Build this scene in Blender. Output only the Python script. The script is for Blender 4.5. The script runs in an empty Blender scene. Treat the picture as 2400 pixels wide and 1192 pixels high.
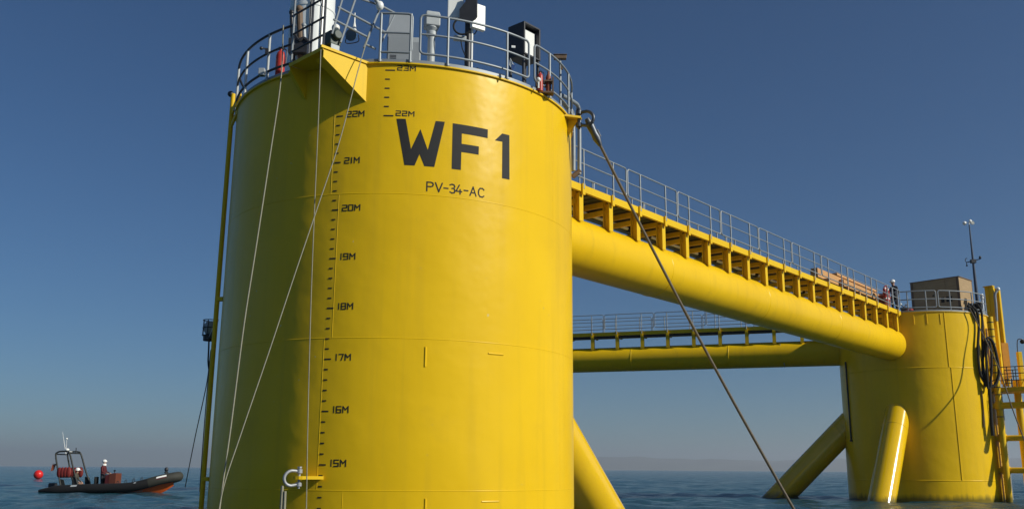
import bpy, bmesh, math, random
import numpy as np
from mathutils import Vector, Matrix

random.seed(4)
R_ = math.radians
sc = bpy.context.scene
COL = sc.collection

# ------------------------------------------------------------------ camera
CAM_F, CAM_P, CAM_R, CAM_Z = 2196.0 / 2400.0, 0.2250, 0.0065, 1.47   # focal/width, pitch up, roll, height
cam_d = bpy.data.cameras.new('camera')
cam = bpy.data.objects.new('camera', cam_d)
COL.objects.link(cam)
cam_d.sensor_width = 36.0
cam_d.lens = 36.0 * CAM_F
cam_d.clip_start = 0.1
cam_d.clip_end = 60000
cam.matrix_world = (Matrix.Translation((0, 0, CAM_Z)) @ Matrix.Rotation(math.pi / 2 + CAM_P, 4, 'X')
                    @ Matrix.Rotation(CAM_R, 4, 'Z'))
sc.camera = cam

# ------------------------------------------------------------------ sky and sun
SUN_AZ, SUN_EL = R_(66), R_(31)                 # azimuth measured from -Y towards +X
L = Vector((math.sin(SUN_AZ) * math.cos(SUN_EL), -math.cos(SUN_AZ) * math.cos(SUN_EL), math.sin(SUN_EL)))
w = bpy.data.worlds.new('World')
sc.world = w
w.use_nodes = True
nt = w.node_tree
nt.nodes.clear()
sky = nt.nodes.new('ShaderNodeTexSky')
sky.sky_type = 'NISHITA'
sky.sun_disc = False
sky.sun_elevation = SUN_EL
sky.sun_rotation = math.atan2(L.x, L.y)
sky.altitude = 0
sky.air_density = 1.0
sky.dust_density = 0.0
sky.ozone_density = 7.0
bg = nt.nodes.new('ShaderNodeBackground')
bg.inputs['Strength'].default_value = 0.05
wo = nt.nodes.new('ShaderNodeOutputWorld')
tint = nt.nodes.new('ShaderNodeMix')
tint.data_type = 'RGBA'
tint.blend_type = 'MULTIPLY'
tint.inputs['Factor'].default_value = 1.0
tint.inputs['B'].default_value = (0.78, 1.0, 1.13, 1)
nt.links.new(sky.outputs[0], tint.inputs['A'])
nt.links.new(tint.outputs['Result'], bg.inputs['Color'])
nt.links.new(bg.outputs[0], wo.inputs['Surface'])

sd = bpy.data.lights.new('sun', 'SUN')
sd.energy = 4.6
sd.angle = R_(0.5)
sd.color = (1.0, 0.965, 0.83)
so = bpy.data.objects.new('sun', sd)
COL.objects.link(so)
so.rotation_euler = L.to_track_quat('Z', 'Y').to_euler()
so.location = (40, -20, 60)

sc.view_settings.view_transform = 'Standard'
sc.view_settings.look = 'None'
sc.view_settings.exposure = 0.0
sc.view_settings.gamma = 1.0
sc.view_settings.use_curve_mapping = False

# ------------------------------------------------------------------ materials
def new_mat(name):
    m = bpy.data.materials.new(name)
    m.use_nodes = True
    n = m.node_tree
    b = n.nodes['Principled BSDF']
    return m, n, b

def plain(name, col, rough=0.5, metal=0.0, var=0.12, vscale=6.0, bump=0.0, bscale=40.0):
    m, n, b = new_mat(name)
    tc = n.nodes.new('ShaderNodeTexCoord')
    nz = n.nodes.new('ShaderNodeTexNoise')
    nz.inputs['Scale'].default_value = vscale
    nz.inputs['Detail'].default_value = 6
    n.links.new(tc.outputs['Object'], nz.inputs['Vector'])
    mx = n.nodes.new('ShaderNodeMix')
    mx.data_type = 'RGBA'
    mx.inputs['A'].default_value = (*[c * (1 - var) for c in col], 1)
    mx.inputs['B'].default_value = (*[min(1, c * (1 + var)) for c in col], 1)
    n.links.new(nz.outputs['Fac'], mx.inputs['Factor'])
    n.links.new(mx.outputs['Result'], b.inputs['Base Color'])
    b.inputs['Roughness'].default_value = rough
    b.inputs['Metallic'].default_value = metal
    if bump:
        n2 = n.nodes.new('ShaderNodeTexNoise')
        n2.inputs['Scale'].default_value = bscale
        n.links.new(tc.outputs['Object'], n2.inputs['Vector'])
        bp = n.nodes.new('ShaderNodeBump')
        bp.inputs['Strength'].default_value = bump
        bp.inputs['Distance'].default_value = 0.02
        n.links.new(n2.outputs['Fac'], bp.inputs['Height'])
        n.links.new(bp.outputs['Normal'], b.inputs['Normal'])
    return m

def yellow_paint(name, col, rough, grime=0.30, wobble=0.012, ior=1.30):
    m, n, b = new_mat(name)
    N_, Lk = n.nodes, n.links
    tc = N_.new('ShaderNodeTexCoord')
    # broad fading of the paint
    n1 = N_.new('ShaderNodeTexNoise')
    n1.inputs['Scale'].default_value = 0.45
    n1.inputs['Detail'].default_value = 5
    Lk.new(tc.outputs['Object'], n1.inputs['Vector'])
    mx = N_.new('ShaderNodeMix')
    mx.data_type = 'RGBA'
    mx.inputs['A'].default_value = (col[0] * 0.86, col[1] * 0.83, col[2] * 0.9, 1)
    mx.inputs['B'].default_value = (min(1, col[0] * 1.05), min(1, col[1] * 1.06), col[2] * 1.2, 1)
    Lk.new(n1.outputs['Fac'], mx.inputs['Factor'])
    # run-off streaks, stretched along z
    mp = N_.new('ShaderNodeMapping')
    mp.inputs['Scale'].default_value = (3.5, 3.5, 0.16)
    Lk.new(tc.outputs['Object'], mp.inputs['Vector'])
    n2 = N_.new('ShaderNodeTexNoise')
    n2.inputs['Scale'].default_value = 1.0
    n2.inputs['Detail'].default_value = 7
    n2.inputs['Roughness'].default_value = 0.62
    Lk.new(mp.outputs['Vector'], n2.inputs['Vector'])
    r2 = N_.new('ShaderNodeValToRGB')
    r2.color_ramp.elements[0].position = 0.52
    r2.color_ramp.elements[0].color = (0, 0, 0, 1)
    r2.color_ramp.elements[1].position = 0.78
    r2.color_ramp.elements[1].color = (1, 1, 1, 1)
    Lk.new(n2.outputs['Fac'], r2.inputs['Fac'])
    # patches of rubbed-off grey dirt
    n3 = N_.new('ShaderNodeTexNoise')
    n3.inputs['Scale'].default_value = 0.8
    n3.inputs['Detail'].default_value = 8
    n3.inputs['Roughness'].default_value = 0.7
    mp3 = N_.new('ShaderNodeMapping')
    mp3.inputs['Location'].default_value = (3.1, 7.7, 1.9)
    Lk.new(tc.outputs['Object'], mp3.inputs['Vector'])
    Lk.new(mp3.outputs['Vector'], n3.inputs['Vector'])
    r3 = N_.new('ShaderNodeValToRGB')
    r3.color_ramp.elements[0].position = 0.58
    r3.color_ramp.elements[0].color = (0, 0, 0, 1)
    r3.color_ramp.elements[1].position = 0.80
    r3.color_ramp.elements[1].color = (1, 1, 1, 1)
    Lk.new(n3.outputs['Fac'], r3.inputs['Fac'])
    ad = N_.new('ShaderNodeMath')
    ad.operation = 'ADD'
    ad.use_clamp = True
    Lk.new(r2.outputs['Color'], ad.inputs[0])
    Lk.new(r3.outputs['Color'], ad.inputs[1])
    gm = N_.new('ShaderNodeMath')
    gm.operation = 'MULTIPLY'
    gm.inputs[1].default_value = grime
    Lk.new(ad.outputs[0], gm.inputs[0])
    mg = N_.new('ShaderNodeMix')
    mg.data_type = 'RGBA'
    mg.inputs['B'].default_value = (col[0] * 0.62, col[1] * 0.60, col[2] * 2.0 + 0.01, 1)
    Lk.new(gm.outputs[0], mg.inputs['Factor'])
    Lk.new(mx.outputs['Result'], mg.inputs['A'])
    b.inputs['IOR'].default_value = ior
    b.inputs['Specular IOR Level'].default_value = 0.5
    # scattered small chips showing pale primer
    n4 = N_.new('ShaderNodeTexNoise')
    n4.inputs['Scale'].default_value = 9.0
    n4.inputs['Detail'].default_value = 2
    Lk.new(tc.outputs['Object'], n4.inputs['Vector'])
    r4 = N_.new('ShaderNodeValToRGB')
    r4.color_ramp.elements[0].position = 0.765
    r4.color_ramp.elements[0].color = (0, 0, 0, 1)
    r4.color_ramp.elements[1].position = 0.79
    r4.color_ramp.elements[1].color = (0.8, 0.8, 0.8, 1)
    Lk.new(n4.outputs['Fac'], r4.inputs['Fac'])
    mc_ = N_.new('ShaderNodeMix')
    mc_.data_type = 'RGBA'
    mc_.inputs['B'].default_value = (0.62, 0.52, 0.22, 1)
    Lk.new(r4.outputs['Color'], mc_.inputs['Factor'])
    Lk.new(mg.outputs['Result'], mc_.inputs['A'])
    # weed and slime stain just above the water line
    geo = N_.new('ShaderNodeNewGeometry')
    sx = N_.new('ShaderNodeSeparateXYZ')
    Lk.new(geo.outputs['Position'], sx.inputs[0])
    wz = N_.new('ShaderNodeMath')
    wz.operation = 'MULTIPLY_ADD'
    wz.inputs[1].default_value = -0.55
    Lk.new(n2.outputs['Fac'], wz.inputs[0])
    Lk.new(sx.outputs['Z'], wz.inputs[2])
    wr = N_.new('ShaderNodeMapRange')
    wr.inputs['From Min'].default_value = -0.16
    wr.inputs['From Max'].default_value = 0.10
    wr.inputs['To Min'].default_value = 0.85
    wr.inputs['To Max'].default_value = 0.0
    Lk.new(wz.outputs[0], wr.inputs['Value'])
    mw = N_.new('ShaderNodeMix')
    mw.data_type = 'RGBA'
    mw.inputs['B'].default_value = (0.10, 0.085, 0.012, 1)
    Lk.new(wr.outputs['Result'], mw.inputs['Factor'])
    Lk.new(mc_.outputs['Result'], mw.inputs['A'])
    Lk.new(mw.outputs['Result'], b.inputs['Base Color'])
    rr = N_.new('ShaderNodeMapRange')
    rr.inputs['To Min'].default_value = rough - 0.05
    rr.inputs['To Max'].default_value = rough + 0.12
    Lk.new(n3.outputs['Fac'], rr.inputs['Value'])
    Lk.new(rr.outputs['Result'], b.inputs['Roughness'])
    nb = N_.new('ShaderNodeTexNoise')
    nb.inputs['Scale'].default_value = 0.9
    nb.inputs['Detail'].default_value = 3
    Lk.new(tc.outputs['Object'], nb.inputs['Vector'])
    bp = N_.new('ShaderNodeBump')
    bp.inputs['Strength'].default_value = 1.0
    bp.inputs['Distance'].default_value = wobble
    Lk.new(nb.outputs['Fac'], bp.inputs['Height'])
    Lk.new(bp.outputs['Normal'], b.inputs['Normal'])
    return m

YEL = (0.81, 0.51, 0.006)
M = {}
M['yellow'] = yellow_paint('yellow_paint', YEL, 0.29, wobble=0.03)
M['yellow_tube'] = yellow_paint('yellow_tube_paint', YEL, 0.30, grime=0.4, wobble=0.005)
M['yellow_gloss'] = yellow_paint('yellow_gloss_paint', YEL, 0.10, grime=0.15, wobble=0.0015, ior=1.7)
M['yellow_steel'] = yellow_paint('yellow_frame_paint', (0.78, 0.50, 0.008), 0.45, grime=0.4, wobble=0.002)
M['orange_panel'] = plain('orange_panel_paint', (0.62, 0.27, 0.012), 0.45)
M['black_paint'] = plain('black_lettering_paint', (0.009, 0.009, 0.010), 0.75, var=0.3, vscale=9)
M['galv'] = plain('galvanised_steel', (0.25, 0.275, 0.30), 0.5, 0.2, var=0.2, vscale=5)
M['dark_rail'] = plain('dark_rail_grey', (0.025, 0.03, 0.045), 0.55, var=0.3)  # near-black blue-grey tone for the dark railings
M['grey_paint'] = plain('grey_cabinet_paint', (0.29, 0.31, 0.33), 0.5, var=0.08, vscale=3, bump=0.05)
M['light_grey'] = plain('light_grey_paint', (0.40, 0.425, 0.44), 0.5, var=0.2)
M['white'] = plain('white_paint', (0.80, 0.80, 0.78), 0.4, var=0.06, vscale=2)
M['tower_white'] = plain('tower_white_paint', (0.78, 0.79, 0.78), 0.38, var=0.05, vscale=0.6)
M['grating'] = plain('deck_grating', (0.12, 0.125, 0.13), 0.7, 0.2, var=0.4, vscale=18)
M['deck'] = plain('deck_coating', (0.30, 0.31, 0.30), 0.8, var=0.2)
M['black_rubber'] = plain('black_rubber', (0.006, 0.006, 0.006), 0.8, var=0.4, vscale=8, bump=0.1)
M['dark_metal'] = plain('dark_metal', (0.045, 0.045, 0.05), 0.45, 0.4, var=0.3)
M['blue_metal'] = plain('blue_lamp_housing', (0.06, 0.13, 0.24), 0.45, var=0.2)
M['blue_cloth'] = plain('blue_rag_cloth', (0.03, 0.08, 0.25), 0.8)
M['rope'] = plain('pale_rope', (0.27, 0.255, 0.19), 0.8, var=0.3, vscale=30)
M['wire'] = plain('wire_rope_steel', (0.14, 0.115, 0.085), 0.85, 0.0, var=0.4, vscale=20)
M['shackle'] = plain('shackle_steel', (0.34, 0.35, 0.37), 0.5, 0.4, var=0.25, vscale=10)
M['shackle_dark'] = plain('shackle_dark_steel', (0.09, 0.10, 0.12), 0.45, 0.6, var=0.3, vscale=10)
M['red'] = plain('red_paint', (0.42, 0.035, 0.025), 0.45, var=0.2)
M['buoy_red'] = plain('red_buoy_plastic', (0.65, 0.018, 0.015), 0.35, var=0.15)
M['dark_red'] = plain('dark_red_cloth', (0.085, 0.008, 0.012), 0.8, var=0.3)
M['bag_red'] = plain('dark_red_bag_cloth', (0.17, 0.012, 0.009), 0.7, var=0.3)
M['console_brown'] = plain('red_brown_console_paint', (0.13, 0.035, 0.018), 0.6, var=0.2)
M['frame_black'] = plain('frame_black_paint', (0.018, 0.02, 0.018), 0.6, var=0.3)
M['orange'] = plain('orange_hull_paint', (0.60, 0.10, 0.012), 0.4, var=0.15)
M['hypalon'] = plain('black_boat_tube_fabric', (0.005, 0.005, 0.006), 0.8, var=0.3, vscale=2)
M['hypalon_grey'] = plain('grey_bow_fabric', (0.028, 0.028, 0.022), 0.75, var=0.2)
M['skin'] = plain('skin', (0.45, 0.25, 0.17), 0.55, var=0.1)
M['navy_cloth'] = plain('navy_workwear_cloth', (0.015, 0.016, 0.025), 0.85, var=0.3)
M['brown_cloth'] = plain('brown_grey_cloth', (0.07, 0.06, 0.045), 0.85, var=0.3)
M['clay_orange'] = plain('faded_orange_plastic', (0.24, 0.06, 0.025), 0.6, var=0.2)
M['brown_metal'] = plain('rusty_brown_metal', (0.16, 0.10, 0.06), 0.7, var=0.3)
M['haze_building'] = plain('pale_render', (0.7, 0.7, 0.68), 0.8)

def wood(name, a, b_):
    m, n, b = new_mat(name)
    tc = n.nodes.new('ShaderNodeTexCoord')
    mp = n.nodes.new('ShaderNodeMapping')
    mp.inputs['Scale'].default_value = (1.0, 1.0, 9.0)
    n.links.new(tc.outputs['Object'], mp.inputs['Vector'])
    nz = n.nodes.new('ShaderNodeTexNoise')
    nz.inputs['Scale'].default_value = 2.5
    nz.inputs['Detail'].default_value = 8
    n.links.new(mp.outputs['Vector'], nz.inputs['Vector'])
    mx = n.nodes.new('ShaderNodeMix')
    mx.data_type = 'RGBA'
    mx.inputs['A'].default_value = (*a, 1)
    mx.inputs['B'].default_value = (*b_, 1)
    n.links.new(nz.outputs['Fac'], mx.inputs['Factor'])
    n.links.new(mx.outputs['Result'], b.inputs['Base Color'])
    b.inputs['Roughness'].default_value = 0.75
    return m
M['crate_wood'] = wood('crate_plywood', (0.24, 0.155, 0.075), (0.46, 0.32, 0.17))
M['timber'] = wood('timber_planks', (0.42, 0.20, 0.07), (0.62, 0.34, 0.13))

def sea_material():
    m, n, b = new_mat('sea_water')
    N_, Lk = n.nodes, n.links
    b.inputs['Base Color'].default_value = (0.020, 0.075, 0.100, 1)
    b.inputs['Roughness'].default_value = 0.12
    b.inputs['IOR'].default_value = 1.333
    tc = N_.new('ShaderNodeTexCoord')
    mp = N_.new('ShaderNodeMapping')
    mp.inputs['Scale'].default_value = (1.0, 1.0, 1.0)
    mp.inputs['Rotation'].default_value = (0, 0, 0.5)
    Lk.new(tc.outputs['Object'], mp.inputs['Vector'])
    na = N_.new('ShaderNodeTexNoise')
    na.inputs['Scale'].default_value = 1.7
    na.inputs['Detail'].default_value = 8
    na.inputs['Roughness'].default_value = 0.62
    Lk.new(mp.outputs['Vector'], na.inputs['Vector'])
    nb = N_.new('ShaderNodeTexNoise')
    nb.inputs['Scale'].default_value = 0.12
    nb.inputs['Detail'].default_value = 3
    Lk.new(mp.outputs['Vector'], nb.inputs['Vector'])
    b1 = N_.new('ShaderNodeBump')
    b1.inputs['Strength'].default_value = 1.0
    b1.inputs['Distance'].default_value = 0.4
    Lk.new(nb.outputs['Fac'], b1.inputs['Height'])
    b2 = N_.new('ShaderNodeBump')
    b2.inputs['Strength'].default_value = 1.0
    b2.inputs['Distance'].default_value = 0.30
    Lk.new(na.outputs['Fac'], b2.inputs['Height'])
    Lk.new(b1.outputs['Normal'], b2.inputs['Normal'])
    Lk.new(b2.outputs['Normal'], b.inputs['Normal'])
    return m
M['sea'] = sea_material()
M['hill'] = plain('coast_hill_ground', (0.15, 0.16, 0.14), 0.9, var=0.4, vscale=0.002)

# ------------------------------------------------------------------ mesh helpers
class MB:
    """collects shapes into one mesh object"""
    def __init__(s):
        s.v, s.f, s.mi = [], [], []
        s.cur = 0
    def add(s, vs, fs):
        o = len(s.v)
        s.v += [tuple(v) for v in vs]
        s.f += [tuple(i + o for i in f) for f in fs]
        s.mi += [s.cur] * len(fs)
        return s
    def box(s, c, size, ax=None):
        """box centred on c; ax = 3 axis vectors (columns) or None"""
        hx, hy, hz = [k / 2 for k in size]
        X, Y, Z = ax if ax else ((1, 0, 0), (0, 1, 0), (0, 0, 1))
        X, Y, Z, c = Vector(X), Vector(Y), Vector(Z), Vector(c)
        vs = [c + X * a * hx + Y * b * hy + Z * d * hz for a in (-1, 1) for b in (-1, 1) for d in (-1, 1)]
        s.add(vs, [(0, 1, 3, 2), (4, 6, 7, 5), (0, 4, 5, 1), (2, 3, 7, 6), (0, 2, 6, 4), (1, 5, 7, 3)])
        return s
    def beam(s, p, q, wd, ht, up=(0, 0, 1)):
        p, q = Vector(p), Vector(q)
        d = (q - p)
        ln = d.length
        d.normalize()
        u = Vector(up)
        if abs(d.dot(u)) > 0.98:
            u = Vector((1, 0, 0))
        y = u.cross(d).normalized()
        z = d.cross(y)
        return s.box((p + q) / 2, (ln, wd, ht), (d, y, z))
    def tube(s, pts, r, seg=10, cap=True):
        pts = [Vector(p) for p in pts]
        n = len(pts)
        rs = r if isinstance(r, (list, tuple)) else [r] * n
        ts = []
        for i in range(n):
            a = pts[max(0, i - 1)]
            b = pts[min(n - 1, i + 1)]
            ts.append((b - a).normalized())
        u = Vector((0, 0, 1)) if abs(ts[0].z) < 0.9 else Vector((1, 0, 0))
        x = (u - ts[0] * u.dot(ts[0])).normalized()
        vs = []
        for i in range(n):
            x = (x - ts[i] * x.dot(ts[i])).normalized()
            y = ts[i].cross(x)
            for k in range(seg):
                a = 2 * math.pi * k / seg
                vs.append(pts[i] + (x * math.cos(a) + y * math.sin(a)) * rs[i])
        fs = []
        for i in range(n - 1):
            for k in range(seg):
                k2 = (k + 1) % seg
                fs.append((i * seg + k, i * seg + k2, (i + 1) * seg + k2, (i + 1) * seg + k))
        if cap:
            fs.append(tuple(range(seg))[::-1])
            fs.append(tuple((n - 1) * seg + k for k in range(seg)))
        return s.add(vs, fs)
    def lathe(s, prof, c=(0, 0, 0), seg=48, axis=None, close=False):
        """prof = [(radius, height)]; axis = Vector direction, default z"""
        c = Vector(c)
        Z = Vector(axis).normalized() if axis else Vector((0, 0, 1))
        X = Z.orthogonal().normalized() if axis else Vector((1, 0, 0))
        Y = Z.cross(X)
        vs, fs = [], []
        n = len(prof)
        for (r, h) in prof:
            for k in range(seg):
                a = 2 * math.pi * k / seg
                vs.append(c + (X * math.cos(a) + Y * math.sin(a)) * max(r, 1e-5) + Z * h)
        rng = range(n) if close else range(n - 1)
        for i in rng:
            j = (i + 1) % n
            for k in range(seg):
                k2 = (k + 1) % seg
                fs.append((i * seg + k, i * seg + k2, j * seg + k2, j * seg + k))
        return s.add(vs, fs)
    def ball(s, c, r, sx=1, sy=1, sz=1, seg=20, rings=12):
        c = Vector(c)
        vs, fs = [], []
        for i in range(rings + 1):
            t = math.pi * i / rings
            for k in range(seg):
                a = 2 * math.pi * k / seg
                vs.append(c + Vector((math.sin(t) * math.cos(a) * sx, math.sin(t) * math.sin(a) * sy, math.cos(t) * sz)) * r)
        for i in range(rings):
            for k in range(seg):
                k2 = (k + 1) % seg
                fs.append((i * seg + k, (i + 1) * seg + k, (i + 1) * seg + k2, i * seg + k2))
        return s.add(vs, fs)
    def prism(s, outline, thick):
        """outline: 3D polygon, extruded by the vector thick"""
        o = [Vector(p) for p in outline]
        t = Vector(thick)
        n = len(o)
        vs = o + [p + t for p in o]
        fs = [tuple(range(n))[::-1], tuple(range(n, 2 * n))]
        for i in range(n):
            j = (i + 1) % n
            fs.append((i, j, n + j, n + i))
        return s.add(vs, fs)
    def build(s, name, mat, parent=None, smooth=True, angle=35, bevel=0.0):
        me = bpy.data.meshes.new(name)
        me.from_pydata(s.v, [], s.f)
        mats = mat if isinstance(mat, (list, tuple)) else [mat]
        for m in mats:
            me.materials.append(M[m] if isinstance(m, str) else m)
        if len(mats) > 1:
            me.polygons.foreach_set('material_index', s.mi)
        bm = bmesh.new()
        bm.from_mesh(me)
        bmesh.ops.remove_doubles(bm, verts=bm.verts, dist=1e-5)
        bmesh.ops.recalc_face_normals(bm, faces=bm.faces)
        bm.to_mesh(me)
        bm.free()
        me.update()
        if smooth:
            me.polygons.foreach_set('use_smooth', [True] * len(me.polygons))
            me.set_sharp_from_angle(angle=R_(angle))
        o = bpy.data.objects.new(name, me)
        COL.objects.link(o)
        if bevel:
            bv = o.modifiers.new('bevel', 'BEVEL')
            bv.width = bevel
            bv.segments = 2
            bv.limit_method = 'ANGLE'
            bv.angle_limit = R_(40)
        if parent:
            o.parent = parent
            o.matrix_parent_inverse = Matrix.Translation(-Vector(parent.location)) if parent.type == 'EMPTY' and parent.parent is None else Matrix()
            if parent.type == 'EMPTY':
                o['_abs'] = 1
        return o

def tag(o, label=None, cat=None, group=None, kind=None):
    if label: o['label'] = label
    if cat: o['category'] = cat
    if group: o['group'] = group
    if kind: o['kind'] = kind
    return o

def thing(name, label, cat, loc, group=None):
    o = bpy.data.objects.new(name, None)
    o.empty_display_size = 0.3
    o.location = loc
    COL.objects.link(o)
    return tag(o, label, cat, group)

def at(px, py, Y):
    """point at forward distance Y seen at a photo measurement (2400 x 1192)"""
    f = CAM_F * 2400
    X, Z = px - 1200, py - 596
    c, s = math.cos(CAM_R), math.sin(CAM_R)
    X, Z = c * X + s * Z, -s * X + c * Z
    u, v = X / f, -Z / f
    d = Vector((u, math.cos(CAM_P) - v * math.sin(CAM_P), math.sin(CAM_P) + v * math.cos(CAM_P)))
    return Vector((0, 0, CAM_Z)) + d * (Y / d.y)

def on_round(px, py, C, r):
    """point of an upright cylinder (centre C, radius r) seen at a photo measurement; its silhouette if missed"""
    q = at(px, py, 10.0) - Vector((0, 0, CAM_Z))
    a = q.x ** 2 + q.y ** 2
    b = q.x * C.x + q.y * C.y
    c = C.x ** 2 + C.y ** 2 - r * r
    dd = b * b - a * c
    t = (b - math.sqrt(dd)) / a if dd > 0 else b / a
    return Vector((0, 0, CAM_Z)) + q * t

def smooth_path(pts, n=8):
    """Catmull-Rom through pts"""
    p = [Vector(q) for q in pts]
    p = [p[0] * 2 - p[1]] + p + [p[-1] * 2 - p[-2]]
    out = []
    for i in range(1, len(p) - 2):
        for k in range(n):
            t = k / n
            out.append(0.5 * ((2 * p[i]) + (p[i + 1] - p[i - 1]) * t + (2 * p[i - 1] - 5 * p[i] + 4 * p[i + 1] - p[i + 2]) * t * t
                              + (3 * p[i] - p[i - 1] - 3 * p[i + 1] + p[i + 2]) * t ** 3))
    out.append(p[-2])
    return out

# ------------------------------------------------------------------ platform layout (metres, water at z = 0)
ZT = 9.70                                   # column deck level
NC, NR = Vector((-2.65, 22.20, 0)), 4.10    # nearest column
FC, FR = Vector((22.55, 52.46, 0)), 3.95    # right-hand column
GC, GR = Vector((-15.2, 65.0, 0)), 4.00     # column hidden behind, carries the tower
MARK0 = 13.47                               # draft mark at the water line

def oncol(C, r, th, z):
    return Vector((C.x + r * math.sin(th), C.y - r * math.cos(th), z))

def radial(th):
    return Vector((math.sin(th), -math.cos(th), 0))

# ================================================================== SEA, HILLS
def build_sea():
    az = [-math.pi + (math.pi - 0.75) * i / 24 for i in range(24)]
    az += list(np.linspace(-0.75, 0.75, 420))
    az += [0.75 + (math.pi - 0.75) * i / 24 for i in range(1, 24)]
    az = np.array(az)
    rr = [0.8, 3, 8, 14, 20]
    while rr[-1] < 500: rr.append(rr[-1] * 1.0085)
    while rr[-1] < 14000: rr.append(rr[-1] * 1.25)
    rr = np.array(rr)
    A, Rg = np.meshgrid(az, rr)
    X, Y = Rg * np.sin(A), Rg * np.cos(A)
    Z = np.zeros_like(X)
    rs = np.random.RandomState(3)
    step = np.maximum(Rg * 0.0085, Rg * 1.5 / 420)
    for i in range(60):
        lam = 0.6 * (7.0 / 0.6) ** (i / 59)
        th = R_(35) + rs.normal() * 0.65
        k = 2 * math.pi / lam
        amp = 0.0058 * lam ** 0.55
        fade = np.clip((lam / (step * 3.0)) - 0.3, 0, 1) * np.clip((900 - Rg) / 700, 0, 1)
        ph = k * (X * math.cos(th) + Y * math.sin(th)) + rs.rand() * 6.28
        Z += amp * fade * np.sin(ph)
    Z = np.where(Rg < 18, 0, Z)
    nr, na = X.shape
    co = np.stack([X, Y, Z], -1).reshape(-1, 3)
    idx = np.arange(nr * na).reshape(nr, na)
    a = idx[:-1, :]
    b = np.roll(idx, -1, 1)[:-1, :]
    c = np.roll(idx, -1, 1)[1:, :]
    d = idx[1:, :]
    q = np.stack([a, d, c, b], -1).reshape(-1, 4)
    centre = len(co)
    co = np.vstack([co, [[0, 0, 0]]])
    tri = np.stack([np.full(na, centre), idx[0], np.roll(idx[0], -1)], -1)
    me = bpy.data.meshes.new('sea')
    faces = q.tolist() + tri.tolist()
    me.from_pydata(co.tolist(), [], faces)
    me.polygons.foreach_set('use_smooth', [True] * len(me.polygons))
    me.materials.append(M['sea'])
    me.update()
    o = bpy.data.objects.new('sea', me)
    COL.objects.link(o)
    tag(o, 'calm blue sea with small ripples', None, None, 'structure')
    # make sure the surface faces up
    if me.polygons[0].normal.z < 0:
        me.flip_normals()
build_sea()

def build_hills():
    mb = MB()
    rs = np.random.RandomState(8)
    n, m_ = 220, 7
    def prof(t):
        h = 122 + 10 * math.sin(3.1 * t + 0.6) + 7 * math.sin(7.3 * t + 2) + 5 * math.sin(17 * t + 1) + 3 * math.sin(41 * t)
        return max(18, h)
    vs, fs = [], []
    for i in range(n + 1):
        t = i / n
        a = R_(-4 + 58 * t)
        h = prof(t * 4) * min(1, t * 6 + 0.15)
        for j in range(m_ + 1):
            s = j / m_
            r = 8600 + 2200 * s
            z = -0.8 + h * math.sin(min(1, s * 1.6) * math.pi / 2) * (1 if s < 0.8 else (1 - s) * 5) + (rs.rand() * 4 if 0 < s < 1 else 0)
            vs.append((r * math.sin(a), r * math.cos(a), z))
    for i in range(n):
        for j in range(m_):
            k = i * (m_ + 1) + j
            fs.append((k, k + 1, k + m_ + 2, k + m_ + 1))
    mb.add(vs, fs)
    o = mb.build('hills', 'hill', None, smooth=True, angle=60)
    tag(o, 'low hazy coastline hills on the horizon', None, None, 'structure')
build_hills()

# ================================================================== COLUMNS
def column_shell(C, R, z0, parent):
    mb = MB()
    mb.lathe([(R, z0), (R, ZT - 0.055)], C, 200)
    mb.build('shell', 'yellow', parent)
    mb = MB()
    mb.lathe([(R - 0.02, ZT - 0.056), (R + 0.045, ZT - 0.052), (R + 0.045, ZT - 0.02), (R - 0.02, ZT - 0.02)], C, 200)
    mb.build('rim_flange', 'yellow_steel', parent, angle=30)
    mb = MB()
    mb.lathe([(0.001, ZT), (R - 0.02, ZT), (R - 0.02, ZT - 0.019), (R - 0.3, ZT - 0.019)], C, 96)
    mb.build('deck_plate', 'deck', parent, angle=30)
    mb = MB()
    mb.lathe([(R + 0.0, ZT - 0.0195), (R + 0.012, ZT - 0.0195), (R + 0.012, ZT + 0.06), (R + 0.0, ZT + 0.06)], C, 160, close=True)
    mb.build('toe_plate', 'galv', parent, angle=30)

def weld_ring(C, R, z, parent, r=0.009, name='weld_seam'):
    mb = MB()
    pr = [(R - 0.004 + r * math.sin(a) * 0.9, z + r * 1.3 * math.cos(a)) for a in [math.pi * i / 6 for i in range(7)]]
    mb.lathe(pr, C, 200)
    mb.build(name, 'yellow', parent, angle=60)

def weld_line(C, R, u, z0, z1, parent, r=0.012, name='weld_seam'):
    th = u / R
    mb = MB()
    p = oncol(C, R - 0.003, th, 0)
    mb.tube([(p.x, p.y, z0), (p.x, p.y, z1)], r, 8)
    mb.build(name, 'yellow', parent, angle=60)

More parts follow.
